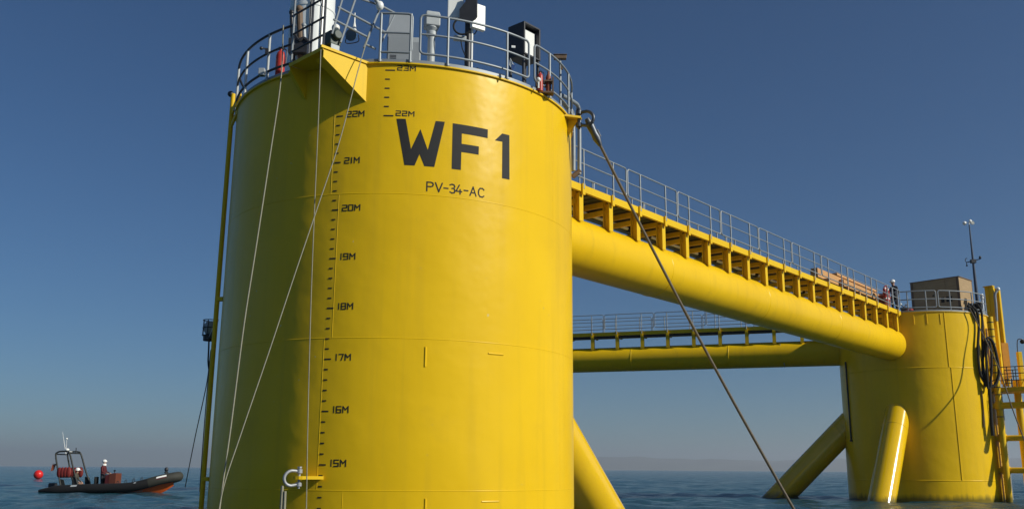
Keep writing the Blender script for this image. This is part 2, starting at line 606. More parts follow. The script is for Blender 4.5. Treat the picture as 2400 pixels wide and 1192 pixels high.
# ---- flat lettering bent onto the column
def bent_polys(name, polys, C, R, mat, parent, off=0.004):
    """polys: list of (u,z) outlines; each bent onto the cylinder, one mesh"""
    bm = bmesh.new()
    for k, poly in enumerate(polys):
        b2 = bmesh.new()
        vs = [b2.verts.new((u, 0, z)) for u, z in poly]
        f0 = b2.faces.new(vs)
        f0.normal_update()
        bmesh.ops.triangulate(b2, faces=b2.faces)
        us = [u for u, z in poly]
        x = math.floor(min(us) / 0.08) * 0.08
        while x < max(us):
            x += 0.08
            bmesh.ops.bisect_plane(b2, geom=list(b2.verts) + list(b2.edges) + list(b2.faces), plane_co=(x, 0, 0), plane_no=(1, 0, 0))
        rr = R + off + 0.0004 * (k % 6)
        mp = {}
        for v in b2.verts:
            mp[v] = bm.verts.new(oncol(C, rr, v.co.x / R, v.co.z))
        for f in b2.faces:
            try:
                nf = bm.faces.new([mp[v] for v in f.verts])
                nf.normal_update()
                cen = nf.calc_center_median()
                if nf.normal.dot(Vector((cen.x - C.x, cen.y - C.y, 0))) < 0:
                    nf.normal_flip()
            except ValueError:
                pass
        b2.free()
    me = bpy.data.meshes.new(name)
    bm.to_mesh(me)
    bm.free()
    me.materials.append(M[mat])
    o = bpy.data.objects.new(name, me)
    COL.objects.link(o)
    o.parent = parent
    o.matrix_parent_inverse = Matrix.Translation(-Vector(parent.location))
    return o

def stroke(p, q, wd):
    (x0, y0), (x1, y1) = p, q
    dx, dy = x1 - x0, y1 - y0
    l = math.hypot(dx, dy)
    dx, dy = dx / l, dy / l
    h = wd / 2
    x0 -= dx * h * 0.9; y0 -= dy * h * 0.9; x1 += dx * h * 0.9; y1 += dy * h * 0.9
    nx, ny = -dy * h, dx * h
    return [(x0 + nx, y0 + ny), (x0 - nx, y0 - ny), (x1 - nx, y1 - ny), (x1 + nx, y1 + ny)]

# unit-box stroke font (x 0..1, y 0..1)
GLY = {
    '1': [[(.5, 0), (.5, 1)]],
    '2': [[(0, 1), (1, 1), (1, .5), (0, .5), (0, 0), (1, 0)]],
    '3': [[(0, 1), (1, 1), (1, 0), (0, 0)], [(.25, .5), (1, .5)]],
    '5': [[(1, 1), (0, 1), (0, .5), (1, .5), (1, 0), (0, 0)]],
    '6': [[(1, 1), (0, 1), (0, 0), (1, 0), (1, .5), (0, .5)]],
    '7': [[(0, 1), (1, 1), (.55, 0)]],
    '8': [[(0, 0), (0, 1), (1, 1), (1, 0), (0, 0)], [(0, .5), (1, .5)]],
    '9': [[(0, 0), (1, 0), (1, 1), (0, 1), (0, .5), (1, .5)]],
    '0': [[(0, 0), (0, 1), (1, 1), (1, 0), (0, 0)]],
    'M': [[(0, 0), (0, 1), (.5, .45), (1, 1), (1, 0)]],
}
ROUND = {
    'P': [[(0, 0), (0, 1), (.62, 1), (.9, .93), (1, .76), (.9, .58), (.62, .5), (0, .5)]],
    'V': [[(0, 1), (.5, 0), (1, 1)]],
    '-': [[(0.05, .48), (.95, .48)]],
    '3': [[(0, .92), (.35, 1), (.75, .97), (.95, .78), (.8, .58), (.4, .53)], [(.8, .55), (1, .3), (.85, .06), (.4, 0), (0, .1)]],
    '4': [[(.55, 1), (0, .28), (1, .28)], [(.72, .5), (.72, 0)]],
    'A': [[(0, 0), (.5, 1), (1, 0)], [(.2, .33), (.8, .33)]],
    'C': [[(1, .85), (.75, 1), (.3, .98), (.05, .75), (0, .5), (.05, .25), (.3, .02), (.75, 0), (1, .15)]],
}
def text_polys(txt, u, z, cw, ch, gap, wd, font):
    out = []
    for c in txt:
        w_ = cw * (0.35 if (c == '1' and font is GLY) else (1.2 if c == 'M' else (0.75 if c == '-' else 1)))
        for pl in font[c]:
            for a, b in zip(pl, pl[1:]):
                out.append(stroke((u + a[0] * w_, z + a[1] * ch), (u + b[0] * w_, z + b[1] * ch), wd))
        u += w_ + gap
    return out

# ---- the nearest column
col1 = thing('platform_column', 'huge nearest yellow column lettered WF1 with metre draft marks', 'column', NC, 'yellow platform columns')
column_shell(NC, NR, -1.5, col1)
for z in (6.86, 3.94, 1.06):
    weld_ring(NC, NR, z, col1)
for u, z0, z1 in [(-1.04, 6.87, 9.63), (-0.86, 3.95, 6.85), (-1.02, 1.07, 3.93), (-0.5, -1.4, 1.05), (4.3, 6.87, 9.63), (4.6, 1.07, 3.93)]:
    weld_line(NC, NR, u, z0, z1, col1, 0.007)
for u, z0, z1 in [(0.985, 3.40, 3.78), (1.06, 0.45, 0.92)]:
    weld_line(NC, NR, u, z0, z1, col1, 0.022, 'weld_stub')
mb = MB()
mb.tube([oncol(NC, NR, (2.31 + 0.36 * i / 6) / NR, 3.725) for i in range(7)], 0.018, 8)
mb.build('weld_stub', 'yellow', col1)
mb = MB()
mb.tube([oncol(NC, NR, (2.20 + 0.40 * i / 6) / NR, 0.86) for i in range(7)], 0.014, 8)
mb.build('weld_stub', 'yellow', col1)
# WF1
bent_polys('lettering', [[(.264, 8.449), (.452, 8.453), (.58, 7.805), (.76, 8.25), (.923, 7.81), (1.07, 8.454), (1.262, 8.458), (1.065, 7.461),
                          (.862, 7.461), (.756, 7.71), (.662, 7.461), (.458, 7.461)]], NC, NR, 'black_paint', col1)['label'] = 'large black letter W'
bent_polys('lettering', [[(1.432, 8.449), (2.230, 8.445), (2.228, 8.252), (1.634, 8.254), (1.633, 8.028), (2.024, 8.030), (2.020, 7.849),
                          (1.631, 7.849), (1.627, 7.459), (1.430, 7.459)]], NC, NR, 'black_paint', col1)['label'] = 'large black letter F'
bent_polys('lettering', [[(2.405, 8.238), (2.591, 8.432), (2.785, 8.438), (2.797, 7.446), (2.600, 7.440), (2.600, 8.250)]], NC, NR,
           'black_paint', col1)['label'] = 'large black digit 1'
# PV-34-AC
pv = []
for ch, u, wd in [('P', .925, .13), ('V', 1.10, .14), ('-', 1.275, .09), ('3', 1.405, .105), ('4', 1.535, .12), ('-', 1.705, .09), ('A', 1.84, .135), ('C', 2.03, .125)]:
    for pl in ROUND[ch]:
        for a, b in zip(pl, pl[1:]):
            pv.append(stroke((u + a[0] * wd, 6.945 + a[1] * .185), (u + b[0] * wd, 6.945 + b[1] * .185), .026))
bent_polys('lettering', pv, NC, NR, 'black_paint', col1)['label'] = 'small black text PV-34-AC'
# draft scales
ticks = []
m_ = 22.0
k = 0
while m_ > 13.6:
    z = m_ - MARK0
    major = abs(m_ - round(m_)) < 0.01
    ticks.append([(-.995, z - .014), (-.995 + (.140 if major else .085), z - .014), (-.995 + (.140 if major else .085), z + .014), (-.995, z + .014)])
    m_ -= 0.2
o = bent_polys('draft_scale', ticks, NC, NR, 'black_paint', col1, 0.003)
ticks = []
for i in range(6):
    z = 22.98 - 0.2 * i - MARK0
    major = i in (0, 5)
    ticks.append([(-.0, z - .014), ((.20 if major else .10), z - .014), ((.20 if major else .10), z + .014), (-.0, z + .014)])
bent_polys('draft_scale', ticks, NC, NR, 'black_paint', col1, 0.003)
for i, mk in enumerate(range(22, 14, -1)):
    bent_polys('draft_numeral', text_polys(f'{mk}M', -.765, mk - MARK0 - .025, .085, .115, .042, .022, GLY), NC, NR, 'black_paint', col1, 0.003)
for mk in (23, 22):
    bent_polys('draft_numeral', text_polys(f'{mk}M', .255, mk - MARK0 - .012, .085, .10, .045, .021, GLY), NC, NR, 'black_paint', col1, 0.003)

# ---- right-hand column
col2 = thing('platform_column', 'yellow column at the right carrying the wooden crate and boat landing', 'column', FC, 'yellow platform columns')
column_shell(FC, FR, -1.5, col2)
for z in (6.75, 1.05):
    weld_ring(FC, FR, z, col2, 0.02)
weld_line(FC, FR, 0.10, 6.76, 9.63, col2, 0.03)
weld_line(FC, FR, 0.20, 1.06, 6.74, col2, 0.03)
for th in (-0.36, -0.20, -0.03):
    weld_line(FC, FR, th * FR, 9.0, 9.55, col2, 0.03, 'railing_socket')
# ---- column behind (hidden but for its tower)
col3 = thing('platform_column', 'yellow column hidden behind the nearest one, under the white tower', 'column', GC, 'yellow platform columns')
column_shell(GC, GR, -1.5, col3)

# ================================================================== TOWER
tw = thing('turbine_tower', 'white cylindrical tower rising behind the nearest column, cut by the top edge', 'tower', (GC.x, GC.y, ZT))
mb = MB()
mb.lathe([(1.86, ZT), (1.86, ZT + 0.18), (1.74, ZT + 0.18), (1.70, 26.0), (1.66, 34.9), (1.55, 52)], GC, 72)
mb.lathe([(1.56, 52), (0.001, 52)], GC, 72)
mb.build('tower_shell', 'tower_white', tw, angle=30)
for z in (26.0, 34.9, 43):
    r = 1.70 - (z - 26) * 0.005
    mb = MB()
    mb.lathe([(r - .02, z - .09), (r + .045, z - .09), (r + .045, z + .09), (r - .02, z + .09)], GC, 72)
    mb.build('flange_ring', 'tower_white', tw, angle=30)
mb = MB()
p = oncol(GC, 1.78, 0.15, 0)
mb.tube([(p.x, p.y, ZT + 2), (p.x, p.y, 50)], 0.06, 8)
p2 = oncol(GC, 1.78, 0.62, 0)
mb.tube([(p2.x, p2.y, ZT + 2), (p2.x, p2.y, 50)], 0.05, 8)
mb.build('cable', 'dark_metal', tw)

# ================================================================== BEAMS, BRACES
def span(A, B, offn=0.0):
    d = (B - A)
    d.z = 0
    d.normalize()
    n = Vector((d.y, -d.x, 0))
    return d, n
D1, N1 = span(NC, FC)                   # along the front beam; N1 points to the right / camera side
D2, N2 = span(FC, GC)
if N2.y > 0: N2 = -N2

def pipe(name, label, cat, p, q, r, group, mat='yellow_tube', seams=()):
    t = thing(name, label, cat, p, group)
    mb = MB()
    mb.tube([p, q], r, 72)
    mb.build('pipe', mat, t, angle=40)
    d = (Vector(q) - Vector(p)).normalized()
    for s in seams:
        mb = MB()
        c = Vector(p) + d * s
        mb.lathe([(r - .003, -.03), (r + .014, -.012), (r + .014, .012), (r - .003, .03)], c, 72, d)
        mb.build('weld_seam', mat, t, angle=60)
    return t
BZ, BR1, BR2 = 8.03, 0.85, 0.74
def v3(p, z): return Vector((p.x, p.y, z))
pipe('connecting_beam', 'thick horizontal yellow tube running from the nearest column to the right column', 'beam',
     v3(NC + D1 * (NR - .05), BZ), v3(FC - D1 * (FR - .05), BZ), BR1, 'yellow tube beams between columns', seams=(7.5, 15.0, 22.5))
pipe('connecting_beam', 'distant horizontal yellow tube seen under the front beam, left of the right column', 'beam',
     v3(FC + D2 * (FR - .05), 8.1), v3(GC - D2 * (GR - .05), 8.1), BR2, 'yellow tube beams between columns', seams=(6.2, 12, 20))
def brace(label, C, R, d, z0, r, seams=(0.9,), slope=45):
    k = math.tan(R_(slope))
    p = v3(C + d * (R - .45), z0 + .45 * k)
    q = v3(C + d * (R + (z0 + 1.45) / k), -1.45)
    pipe('diagonal_brace', label, 'brace', p, q, r, 'diagonal braces entering the water', 'yellow_gloss', seams)
brace('diagonal yellow brace slanting down from the right edge of the nearest column', NC, NR, D1, 4.45, 0.68)
brace('glossy yellow brace with a bright streak, slanting forward from the right column', FC, FR, -D1, 3.95, 0.64, (1.2,), 52)
brace('shaded yellow brace slanting left from the right column into the sea', FC, FR, D2, 3.75, 0.70)

# ================================================================== WALKWAYS
def hbeam(mb, p, q, wd, dp, along):
    """H section from p to q (vertical), flanges facing +-n, wd along 'along', dp deep"""
    p, q = Vector(p), Vector(q)
    n = Vector((along.y, -along.x, 0))
    z = q.z - p.z
    c = (p + q) / 2
    Zv = Vector((0, 0, 1))
    for s in (-1, 1):
        mb.box(c + n * s * (dp / 2 - .012), (wd, .024, z), (along, n, Zv))
    mb.box(c, (.02, dp - .05, z), (along, n, Zv))

def railing_panel(name, P, d, z0, parent, feet, L_, mat='galv', r=0.024, hh=1.1, kick=True):
    """hooped panel: P start point at deck level, d direction, L_ length, feet = positions of stanchions"""
    mb = MB()
    P = Vector(P)
    def pt(s, h): return P + d * s + Vector((0, 0, h))
    rad = .09
    def arc(cx, cz, a0, a1):
        return [pt(cx + rad * math.cos(a0 + (a1 - a0) * i / 5), cz + rad * math.sin(a0 + (a1 - a0) * i / 5)) for i in range(6)]
    lo = .20
    loop = ([pt(rad, lo)] + [pt(L_ - rad, lo)] + arc(L_ - rad, lo + rad, -math.pi / 2, 0) + arc(L_ - rad, hh - rad, 0, math.pi / 2)
            + arc(rad, hh - rad, math.pi / 2, math.pi) + arc(rad, lo + rad, math.pi, 1.5 * math.pi))
    mb.tube(loop, r, 8)
    mb.tube([pt(0, (hh + lo) / 2), pt(L_, (hh + lo) / 2)], r * .85, 8)
    for s in feet:
        mb.tube([pt(s, -.12), pt(s, hh)], r * 1.15, 8)
    return mb.build(name, mat, parent)

def walkway(label, C, R, d, n, s0, ns, ds, off, zdeck, zbeam, beam_z, rb, s_end, width, group, services=True):
    t = thing('walkway', label, 'walkway', v3(C + d * s0, zdeck), group)
    Zv = Vector((0, 0, 1))
    sA, sB = R + .12, s_end
    c = C + d * (sA + sB) / 2
    L_ = sB - sA
    inner = off + .16 - width
    # grating deck and the yellow edge channels
    mb = MB()
    mb.box(v3(c + n * ((off + .16 + inner) / 2), zdeck - .03), (L_, width - .09, .05), (d, n, Zv))
    # bearing bars under the grating
    k = sA + .2
    while k < sB:
        mb.box(v3(C + d * k + n * ((off + .16 + inner) / 2), zdeck - .085), (.03, width - .1, .06), (d, n, Zv))
        k += .4
    mb.build('deck_grating', 'grating', t, smooth=False)
    for o_, sg in ((off + .16, 1), (inner, -1)):
        mb = MB()
        mb.box(v3(c + n * o_, zdeck - .09), (L_, .02, .22), (d, n, Zv))
        mb.box(v3(c + n * (o_ - sg * .04), zdeck + .012), (L_, .08, .012), (d, n, Zv))
        mb.box(v3(c + n * (o_ - sg * .04), zdeck - .192), (L_, .08, .016), (d, n, Zv))
        mb.build('edge_channel', 'yellow_steel', t, smooth=False)
    for i in range(ns):
        s = s0 + ds * i
        P = C + d * s
        mb = MB()
        for o_ in (off,):
            lat = min(abs(o_), rb * .8)
            zb = beam_z + math.sqrt(rb * rb - lat * lat) - .02 if abs(o_) < rb else beam_z + .3
            hbeam(mb, v3(P + n * o_, zb), v3(P + n * o_, zdeck - .205), .20, .24, d)
        mb.box(v3(P + n * ((off + inner) / 2), zdeck - .19), (.12, off - inner - .1, .15), (d, n, Zv))
        if services:
            mb.box(v3(P + n * ((off + inner) / 2), zdeck - .455), (.10, off - inner - .1, .15), (d, n, Zv))
        # bracket that takes the stanchion
        mb.box(v3(P + n * (off + .20), zdeck - .13), (.13, .056, .34), (d, n, Zv))
        mb.build('support_frame', 'yellow_steel', t, smooth=False)
    if not services:
        return t, sA, sB, inner
    # pipes carried under the deck
    mb = MB()
    mb.tube([v3(C + d * (sA) + n * -.34, zdeck - .315), v3(C + d * (sB - .4) + n * -.34, zdeck - .315)], .055, 12)
    mb.build('service_pipe', 'white', t)
    k = sA + .5
    sp_ = bpy.data.objects[[o.name for o in t.children if o.name.startswith('service_pipe')][0]]
    while k < sB - .5:
        q = v3(C + d * k + n * -.34, zdeck - .315)
        mb = MB()
        mb.lathe([(.056, -.11), (.085, -.11), (.085, .11), (.056, .11)], q, 12, d)
        mb.build('pipe_clamp', 'black_rubber', sp_, angle=30)
        k += 1.2
    mb = MB()
    mb.box(v3(c + n * (inner + .18), zdeck - .34), (L_ - .4, .16, .05), (d, n, Zv))
    mb.build('cable_tray', 'galv', t, smooth=False)
    return t, sA, sB, inner

S0, DS, NS = 6.47, 1.575, 19
wk1, sA, sB, inn = walkway('yellow framed walkway on top of the front beam, sloping down to the right column', NC, NR, D1, N1, S0, NS, DS, .60, ZT, ZT, BZ, BR1, 35.3, 1.55, 'walkways on top of the beams')
rl = thing('walkway_railing', 'galvanised railing along the near side of the front walkway', 'railing', v3(NC + D1 * S0 + N1 * .8, ZT), 'walkway railings')
rl2 = thing('walkway_railing', 'galvanised railing along the far side of the front walkway', 'railing', v3(NC + D1 * S0 + N1 * -.8, ZT), 'walkway railings')
s = S0 - .75
i = 0
while s < 34.5:
    Ln = min(2 * DS, 35.2 - s) - .08
    ft = [x for x in (.75, .75 + DS) if x < Ln - .1]
    railing_panel('railing_panel', v3(NC + D1 * s + N1 * .82, ZT), D1, ZT, rl, ft, Ln)
    railing_panel('railing_panel', v3(NC + D1 * (s + .5) + N1 * (inn - .03), ZT), D1, ZT, rl2, ft, Ln)
    s += 2 * DS

wk2, sA2, sB2, inn2 = walkway('distant yellow walkway on top of the far beam, seen below the front beam', FC, FR, D2, N2, 5.9, 19, 1.55, .45, ZT, ZT, 8.1, BR2, 35.2, 1.5, 'walkways on top of the beams', services=False)
rl3 = thing('walkway_railing', 'railing along the near side of the distant walkway', 'railing', v3(FC + D2 * 5.9 + N2 * .6, ZT), 'walkway railings')
rl4 = thing('walkway_railing', 'railing along the far side of the distant walkway', 'railing', v3(FC + D2 * 5.9 + N2 * -1, ZT), 'walkway railings')
s = 5.9 - .75
while s < 34:
    Ln = min(3.1, 35.2 - s) - .08
    ft = [x for x in (.75, .75 + 1.55) if x < Ln - .1]
    railing_panel('railing_panel', v3(FC + D2 * s + N2 * .67, ZT), D2, ZT, rl3, ft, Ln)
    railing_panel('railing_panel', v3(FC + D2 * (s + .4) + N2 * (inn2 - .03), ZT), D2, ZT, rl4, ft, Ln)
    s += 3.1
mb = MB()
mb.tube([v3(FC + D2 * 5 + N2 * .50, ZT - .30), v3(FC + D2 * 34 + N2 * .50, ZT - .30)], .06, 12)
mb.build('drain_pipe', 'dark_metal', wk2)

# ================================================================== RAILINGS ON THE COLUMN TOPS
def curved_railing(label, C, R, t0, t1, posts, group, mat='galv', post_mat=None, hoop=(True, True), r=0.025, hh=1.08, rails=(0.2, 0.64, 1.08), zb=ZT):
    t = thing('guard_railing', label, 'railing', oncol(C, R, (t0 + t1) / 2, zb), group)
    n = max(4, int(abs(t1 - t0) * R / .12))
    def P(th, h): return oncol(C, R, th, zb + h)
    for k, h in enumerate(rails):
        mb = MB()
        e = 0.09 / R * (1 if t1 > t0 else -1)
        lo, hi = t0, t1
        pts = [P(lo + (hi - lo) * i / n, h) for i in range(n + 1)]
        if h in (rails[0], rails[-1]):
            pts = [P(lo + (e if hoop[0] else 0) + (hi - lo - (e if hoop[0] else 0) - (e if hoop[1] else 0)) * i / n, h) for i in range(n + 1)]
        mb.tube(pts, r if k != 1 else r * .9, 10)
        mb.build('rail', mat, t)
    for side, th in ((0, t0), (1, t1)):
        if hoop[side]:
            sg = 1 if side == 0 else -1
            e = 0.09 / R
            lo_, hi_ = rails[0], rails[-1]
            pts = []
            for i in range(6):
                a = math.pi / 2 * i / 5
                pts.append(P(th + sg * e * (1 - math.sin(a)), lo_ + .09 - .09 * math.cos(a)))
            for i in range(6):
                a = math.pi / 2 * i / 5
                pts.append(P(th + sg * e * (1 - math.cos(a)), hi_ - .09 + .09 * math.sin(a)))
            mb = MB()
            mb.tube(pts, r, 10)
            mb.build('end_hoop', mat, t)
    for th in posts:
        mb = MB()
        mb.tube([P(th, -.02), P(th, hh)], r * 1.1, 10)
        mb.lathe([(.055, .012), (.055, .0)], P(th, 0), 10)
        mb.build('stanchion', post_mat or mat, t)
    return t
RG = 'curved railings around the nearest column top'
curved_railing('short grey railing hoop in front of the sloped cabinet', NC, NR + .03, -0.035, 0.128, (-0.030, 0.122), RG, hoop=(False, True))
curved_railing('longest grey curved railing, in front of the pole with white panels', NC, NR + .03, 0.170, 0.812, (0.313, 0.655), RG)
curved_railing('grey curved railing at the right edge of the nearest column top', NC, NR + .03, 0.858, 1.62, (1.005, 1.300, 1.58), RG, hoop=(True, False))
curved_railing('dark railing with pale posts at the left edge of the nearest column top', NC, NR + .03, -1.75, -0.52, (-1.25, -0.98, -0.72), RG,
               mat='dark_rail', post_mat='light_grey', hoop=(False, False), r=.028)

# ================================================================== JUTTING FAIRLEAD PLATFORM
A0, B0 = Vector((-3.81, 17.38, 0)), Vector((-4.65, 18.20, 0))
IN = Vector((0.707, 0.700, 0)).normalized()
SD = (B0 - A0).normalized()
A1, B1 = A0 + IN * 1.10, B0 + IN * 0.42
pl = thing('jutting_platform', 'yellow bracket platform jutting out of the nearest column rim towards the camera', 'platform', v3((A0 + B0) / 2, ZT))
mb = MB()
mb.prism([v3(A0, ZT - .06), v3(B0, ZT - .06), v3(B1 + IN * .5, ZT - .06), v3(A1 + IN * .35, ZT - .06)], (0, 0, .05))
mb.build('floor_plate', 'yellow_steel', pl, smooth=False)
for nm, P0, P1, ln in (('gusset', A0, A1, .80), ('gusset', B0, B1, .62)):
    mb = MB()
    e = .16 if P0 is A0 else .1
    mb.prism([v3(P0, ZT - .062), v3(P1 + IN * .06, ZT - .062), v3(P1 + IN * .06, ZT - .062 - ln), v3(P1 - IN * .04, ZT - .062 - ln), v3(P0, ZT - .06 - e)], -SD * .025 if P0 is A0 else SD * .025)
    mb.build(nm, 'yellow_steel', pl, smooth=False)
    # bottom flange of the gusset
    mb = MB()
    a_, b_ = v3(P0, ZT - .07 - e), v3(P1 - IN * .02, ZT - .075 - ln)
    wf = .26 if P0 is A0 else .10
    mb.beam(a_ + SD * (wf / 2 - .03), b_ + SD * (wf / 2 - .03), wf, .02)
    mb.build('gusset_flange', 'yellow_steel', pl, smooth=False)
mb = MB()
mb.box(v3((A0 + B0) / 2 - IN * .012, ZT - .05), (.024, (B0 - A0).length + .06, .08), (IN, SD, Vector((0, 0, 1))))
mb.box(v3((A0 + A1) / 2 - SD * .03, ZT - .03), (1.25, .05, .055), (IN, SD, Vector((0, 0, 1))))
mb.build('edge_plate', 'yellow_steel', pl, smooth=False)
# front railing, dark
fr = thing('guard_railing', 'dark straight railing on the front edge of the jutting platform', 'railing', v3((A0 + B0) / 2, ZT), 'railings of the jutting platform')
for h in (.25, .64, 1.08, 1.5):
    mb = MB()
    mb.tube([v3(B0 + SD * .05, ZT + h), v3(A0 - SD * .02, ZT + h)], .022, 8)
    mb.build('rail', 'dark_rail', fr)
for f_, tall in ((0.0, 1.5), (.38, 1.52), (.98, 1.5)):
    mb = MB()
    q = A0.lerp(B0, f_)
    mb.tube([v3(q, ZT), v3(q, ZT + tall)], .026, 8)
    mb.build('stanchion', 'dark_rail' if f_ < .9 else 'galv', fr)
# leaning side railing / davit frame
sr = thing('guard_railing', 'pale leaning railing frame on the right side of the jutting platform', 'railing', v3(A1, ZT), 'railings of the jutting platform')
def side(px, py, back=0.0):
    """point in the upright plane of the platform's right edge"""
    P, O = at(px, py, 10.0), Vector((0, 0, CAM_Z))
    d = P - O
    nn = Vector((IN.y, -IN.x, 0))
    k = nn.dot(A0 + nn * back - O) / nn.dot(d)
    return O + d * k
for nm, a, b, r in (('post', (778, 80), (806, -14), .022), ('post', (798, 100), (837, -14), .024), ('post', (853, 112), (893, 14), .026),
                    ('post', (890, 108), (927, 32), .022)):
    mb = MB()
    mb.tube([side(*a), side(*b)], r, 8)
    mb.build(nm, 'galv', sr)
for a, b in (((792, 17), (903, 76)), ((782, 46), (862, 88)), ((858, 105), (880, 115)), ((893, 14), (927, 32)), ((805, -16), (893, 14))):
    mb = MB()
    mb.tube([side(*a), side(*b)], .024, 8)
    mb.build('rail', 'galv', sr)
# davit head at the top of the leaning frame
dv = thing('davit_arm', 'pale grey davit pipe with a white joint at the top edge of the picture', 'davit', side(892, 14, .1))
mb = MB()
mb.tube(smooth_path([side(852, -60, .1), side(868, -22, .1), side(880, -2, .1), side(889, 14, .1)], 5), [.045] * 16, 12)
mb.build('arm', 'light_grey', dv)
mb = MB()
mb.ball(side(890, 14, .1), .085, 1, 1, 1.25)
mb.build('joint', 'white', dv)

# floodlight and white lamp on the platform
def floodlight(label, P, facing, mat, size, group=None):
    t = thing('floodlight', label, 'lamp', P, group)
    f = Vector(facing).normalized()
    mb = MB()
    s = size
    mb.lathe([(.001, -.55 * s), (.35 * s, -.5 * s), (.5 * s, -.1 * s), (.75 * s, .35 * s), (.75 * s, .45 * s), (.66 * s, .45 * s), (.6 * s, .38 * s), (.001, .38 * s)], P, 24, f)
    mb.build('housing', mat, t)
    mb = MB()
    side_ = f.cross(Vector((0, 0, 1))).normalized()
    mb.tube(smooth_path([P + side_ * .8 * s, P + side_ * .8 * s - Vector((0, 0, .9 * s)), P - side_ * .8 * s - Vector((0, 0, .9 * s)), P - side_ * .8 * s], 5), .06 * s, 6)
    mb.build('bracket', 'dark_metal', t)
    return t
fp = side(826, 84, -.25)
floodlight('blue floodlight with a white cone on the jutting platform', fp, (-.3, -1, -.25), 'blue_metal', .17)
mb = MB()
mb.lathe([(.06, 0), (.035, .12), (.018, .2), (.012, .42)], fp + Vector((.03, 0, .10)), 14)
mb.build('cone', 'white', bpy.data.objects['floodlight'])
wl = thing('dome_lamp', 'small white dome lamp beside the tower foot on the jutting platform', 'lamp', side(787, 72, -.2))
mb = MB()
mb.ball(side(787, 66, -.2), .085)
mb.build('globe', 'white', wl)
mb = MB()
mb.tube([side(789, 74, -.2), side(792, 118, -.2)], .035, 10)
mb.build('stem', 'dark_metal', wl)
eb = thing('winch_box', 'dark green winch box at the corner of the jutting platform', 'winch', v3(A0 + IN * .35 + SD * .2, ZT))
mb = MB()
ctr = v3(A0 + IN * .32 + SD * .16, ZT + .30)
mb.box(ctr, (.26, .22, .30), (IN, SD, Vector((0, 0, 1))))
mb.lathe([(.001, -.2), (.10, -.2), (.10, .2), (.001, .2)], ctr + Vector((0, 0, .06)), 16, SD)
mb.build('body', plain('dark_green_paint', (.03, .05, .045), .5), eb, bevel=.02)
mb = MB()
for f_ in (-1, 1):
    mb.box(ctr + SD * .09 * f_ - Vector((0, 0, .22)), (.2, .03, .16), (IN, SD, Vector((0, 0, 1))))
mb.build('feet', 'galv', eb)

# machinery and posts in the shade behind the dark front railing
mc = thing('pump_unit', 'tangle of grey pipes and valves behind the dark railing, left of the white tower', 'machinery', oncol(NC, 3.5, -.50, ZT))
for px0, y0, y1, r, mat in ((684, 30, 150, .05, 'dark_metal'), (694, 40, 140, .035, 'light_grey'), (702, 22, 150, .07, 'brown_metal'), (712, 60, 150, .05, 'galv')):
    mb = MB()
    Yq = 19.6
    mb.tube([at(px0 + 4, y1, Yq), at(px0, y0, Yq)], r, 10)
    mb.ball(at(px0, y0, Yq), r * 1.3, seg=12, rings=8)
    mb.build('standpipe', mat, mc)
mb = MB()
mb.tube(smooth_path([at(690, 80, 19.5), at(700, 95, 19.4), at(712, 90, 19.4), at(725, 100, 19.4)], 5), .04, 8)
mb.box(at(700, 110, 19.5), (.42, .2, .34))
mb.build('valve_block', 'dark_metal', mc)

# ================================================================== EQUIPMENT ON THE NEAREST DECK
RT = lambda th: Vector((math.cos(th), math.sin(th), 0))     # tangent
Zv = Vector((0, 0, 1))
# sloped cabinet
P = at(935, 110, 19.3); th = 0.0
cb = thing('control_cabinet', 'grey metal cabinet with a sloping top behind the short railing hoop', 'cabinet', v3(P, ZT))
mb = MB()
w2 = .265
X, Y = Vector((1, 0.05, 0)), Vector((-.05, 1, 0))
front = v3(P, 0)
zt_f, zt_b = at(935, 81, 19.3).z, at(925, 60, 19.5).z + .25
o_ = [front + X * -w2 + Zv * ZT, front + X * -w2 + Zv * zt_f, front + X * -w2 + Y * .35 + Zv * (zt_b + .10), front + X * -w2 + Y * .7 + Zv * (zt_b + .10), front + X * -w2 + Y * .7 + Zv * ZT]
mb.prism(o_, X * 2 * w2)
mb.build('body', 'grey_paint', cb, smooth=False, bevel=.012)
mb = MB()
mb.box(front + X * .0 - Y * .008 + Zv * (ZT + (zt_f - ZT) * .52), (w2 * 1.8, .016, (zt_f - ZT) * .86), (X, Y, Zv))
cdoor = mb.build('door', 'grey_paint', cb, smooth=False, bevel=.004)
mb = MB()
mb.tube([front + X * .17 - Y * .03 + Zv * (ZT + .35), front + X * .17 - Y * .03 + Zv * (ZT + .5)], .012, 8)
mb.build('handle', 'dark_metal', cdoor)
P = at(974, 115, 19.4)
cb2 = thing('junction_box', 'narrow light grey box right beside the sloped cabinet', 'cabinet', v3(P, ZT))
mb = MB()
zt_ = at(974, 88, 19.4).z
mb.box(v3(P, (ZT + zt_) / 2) + Y * .15, (.21, .3, zt_ - ZT), (X, Y, Zv))
mb.build('body', 'light_grey', cb2, smooth=False, bevel=.01)
mb = MB()
mb.box(v3(P, (ZT + zt_) / 2), (.17, .02, (zt_ - ZT) * .8), (X, Y, Zv))
mb.build('cover', 'grey_paint', cb2, smooth=False)
mb = MB()
for k in range(5):
    mb.box(front - X * .12 - Y * .018 + Zv * (ZT + .55 + .035 * k), (.14, .006, .016), (X, Y, Zv))
mb.build('louvre', 'dark_metal', cdoor, smooth=False)
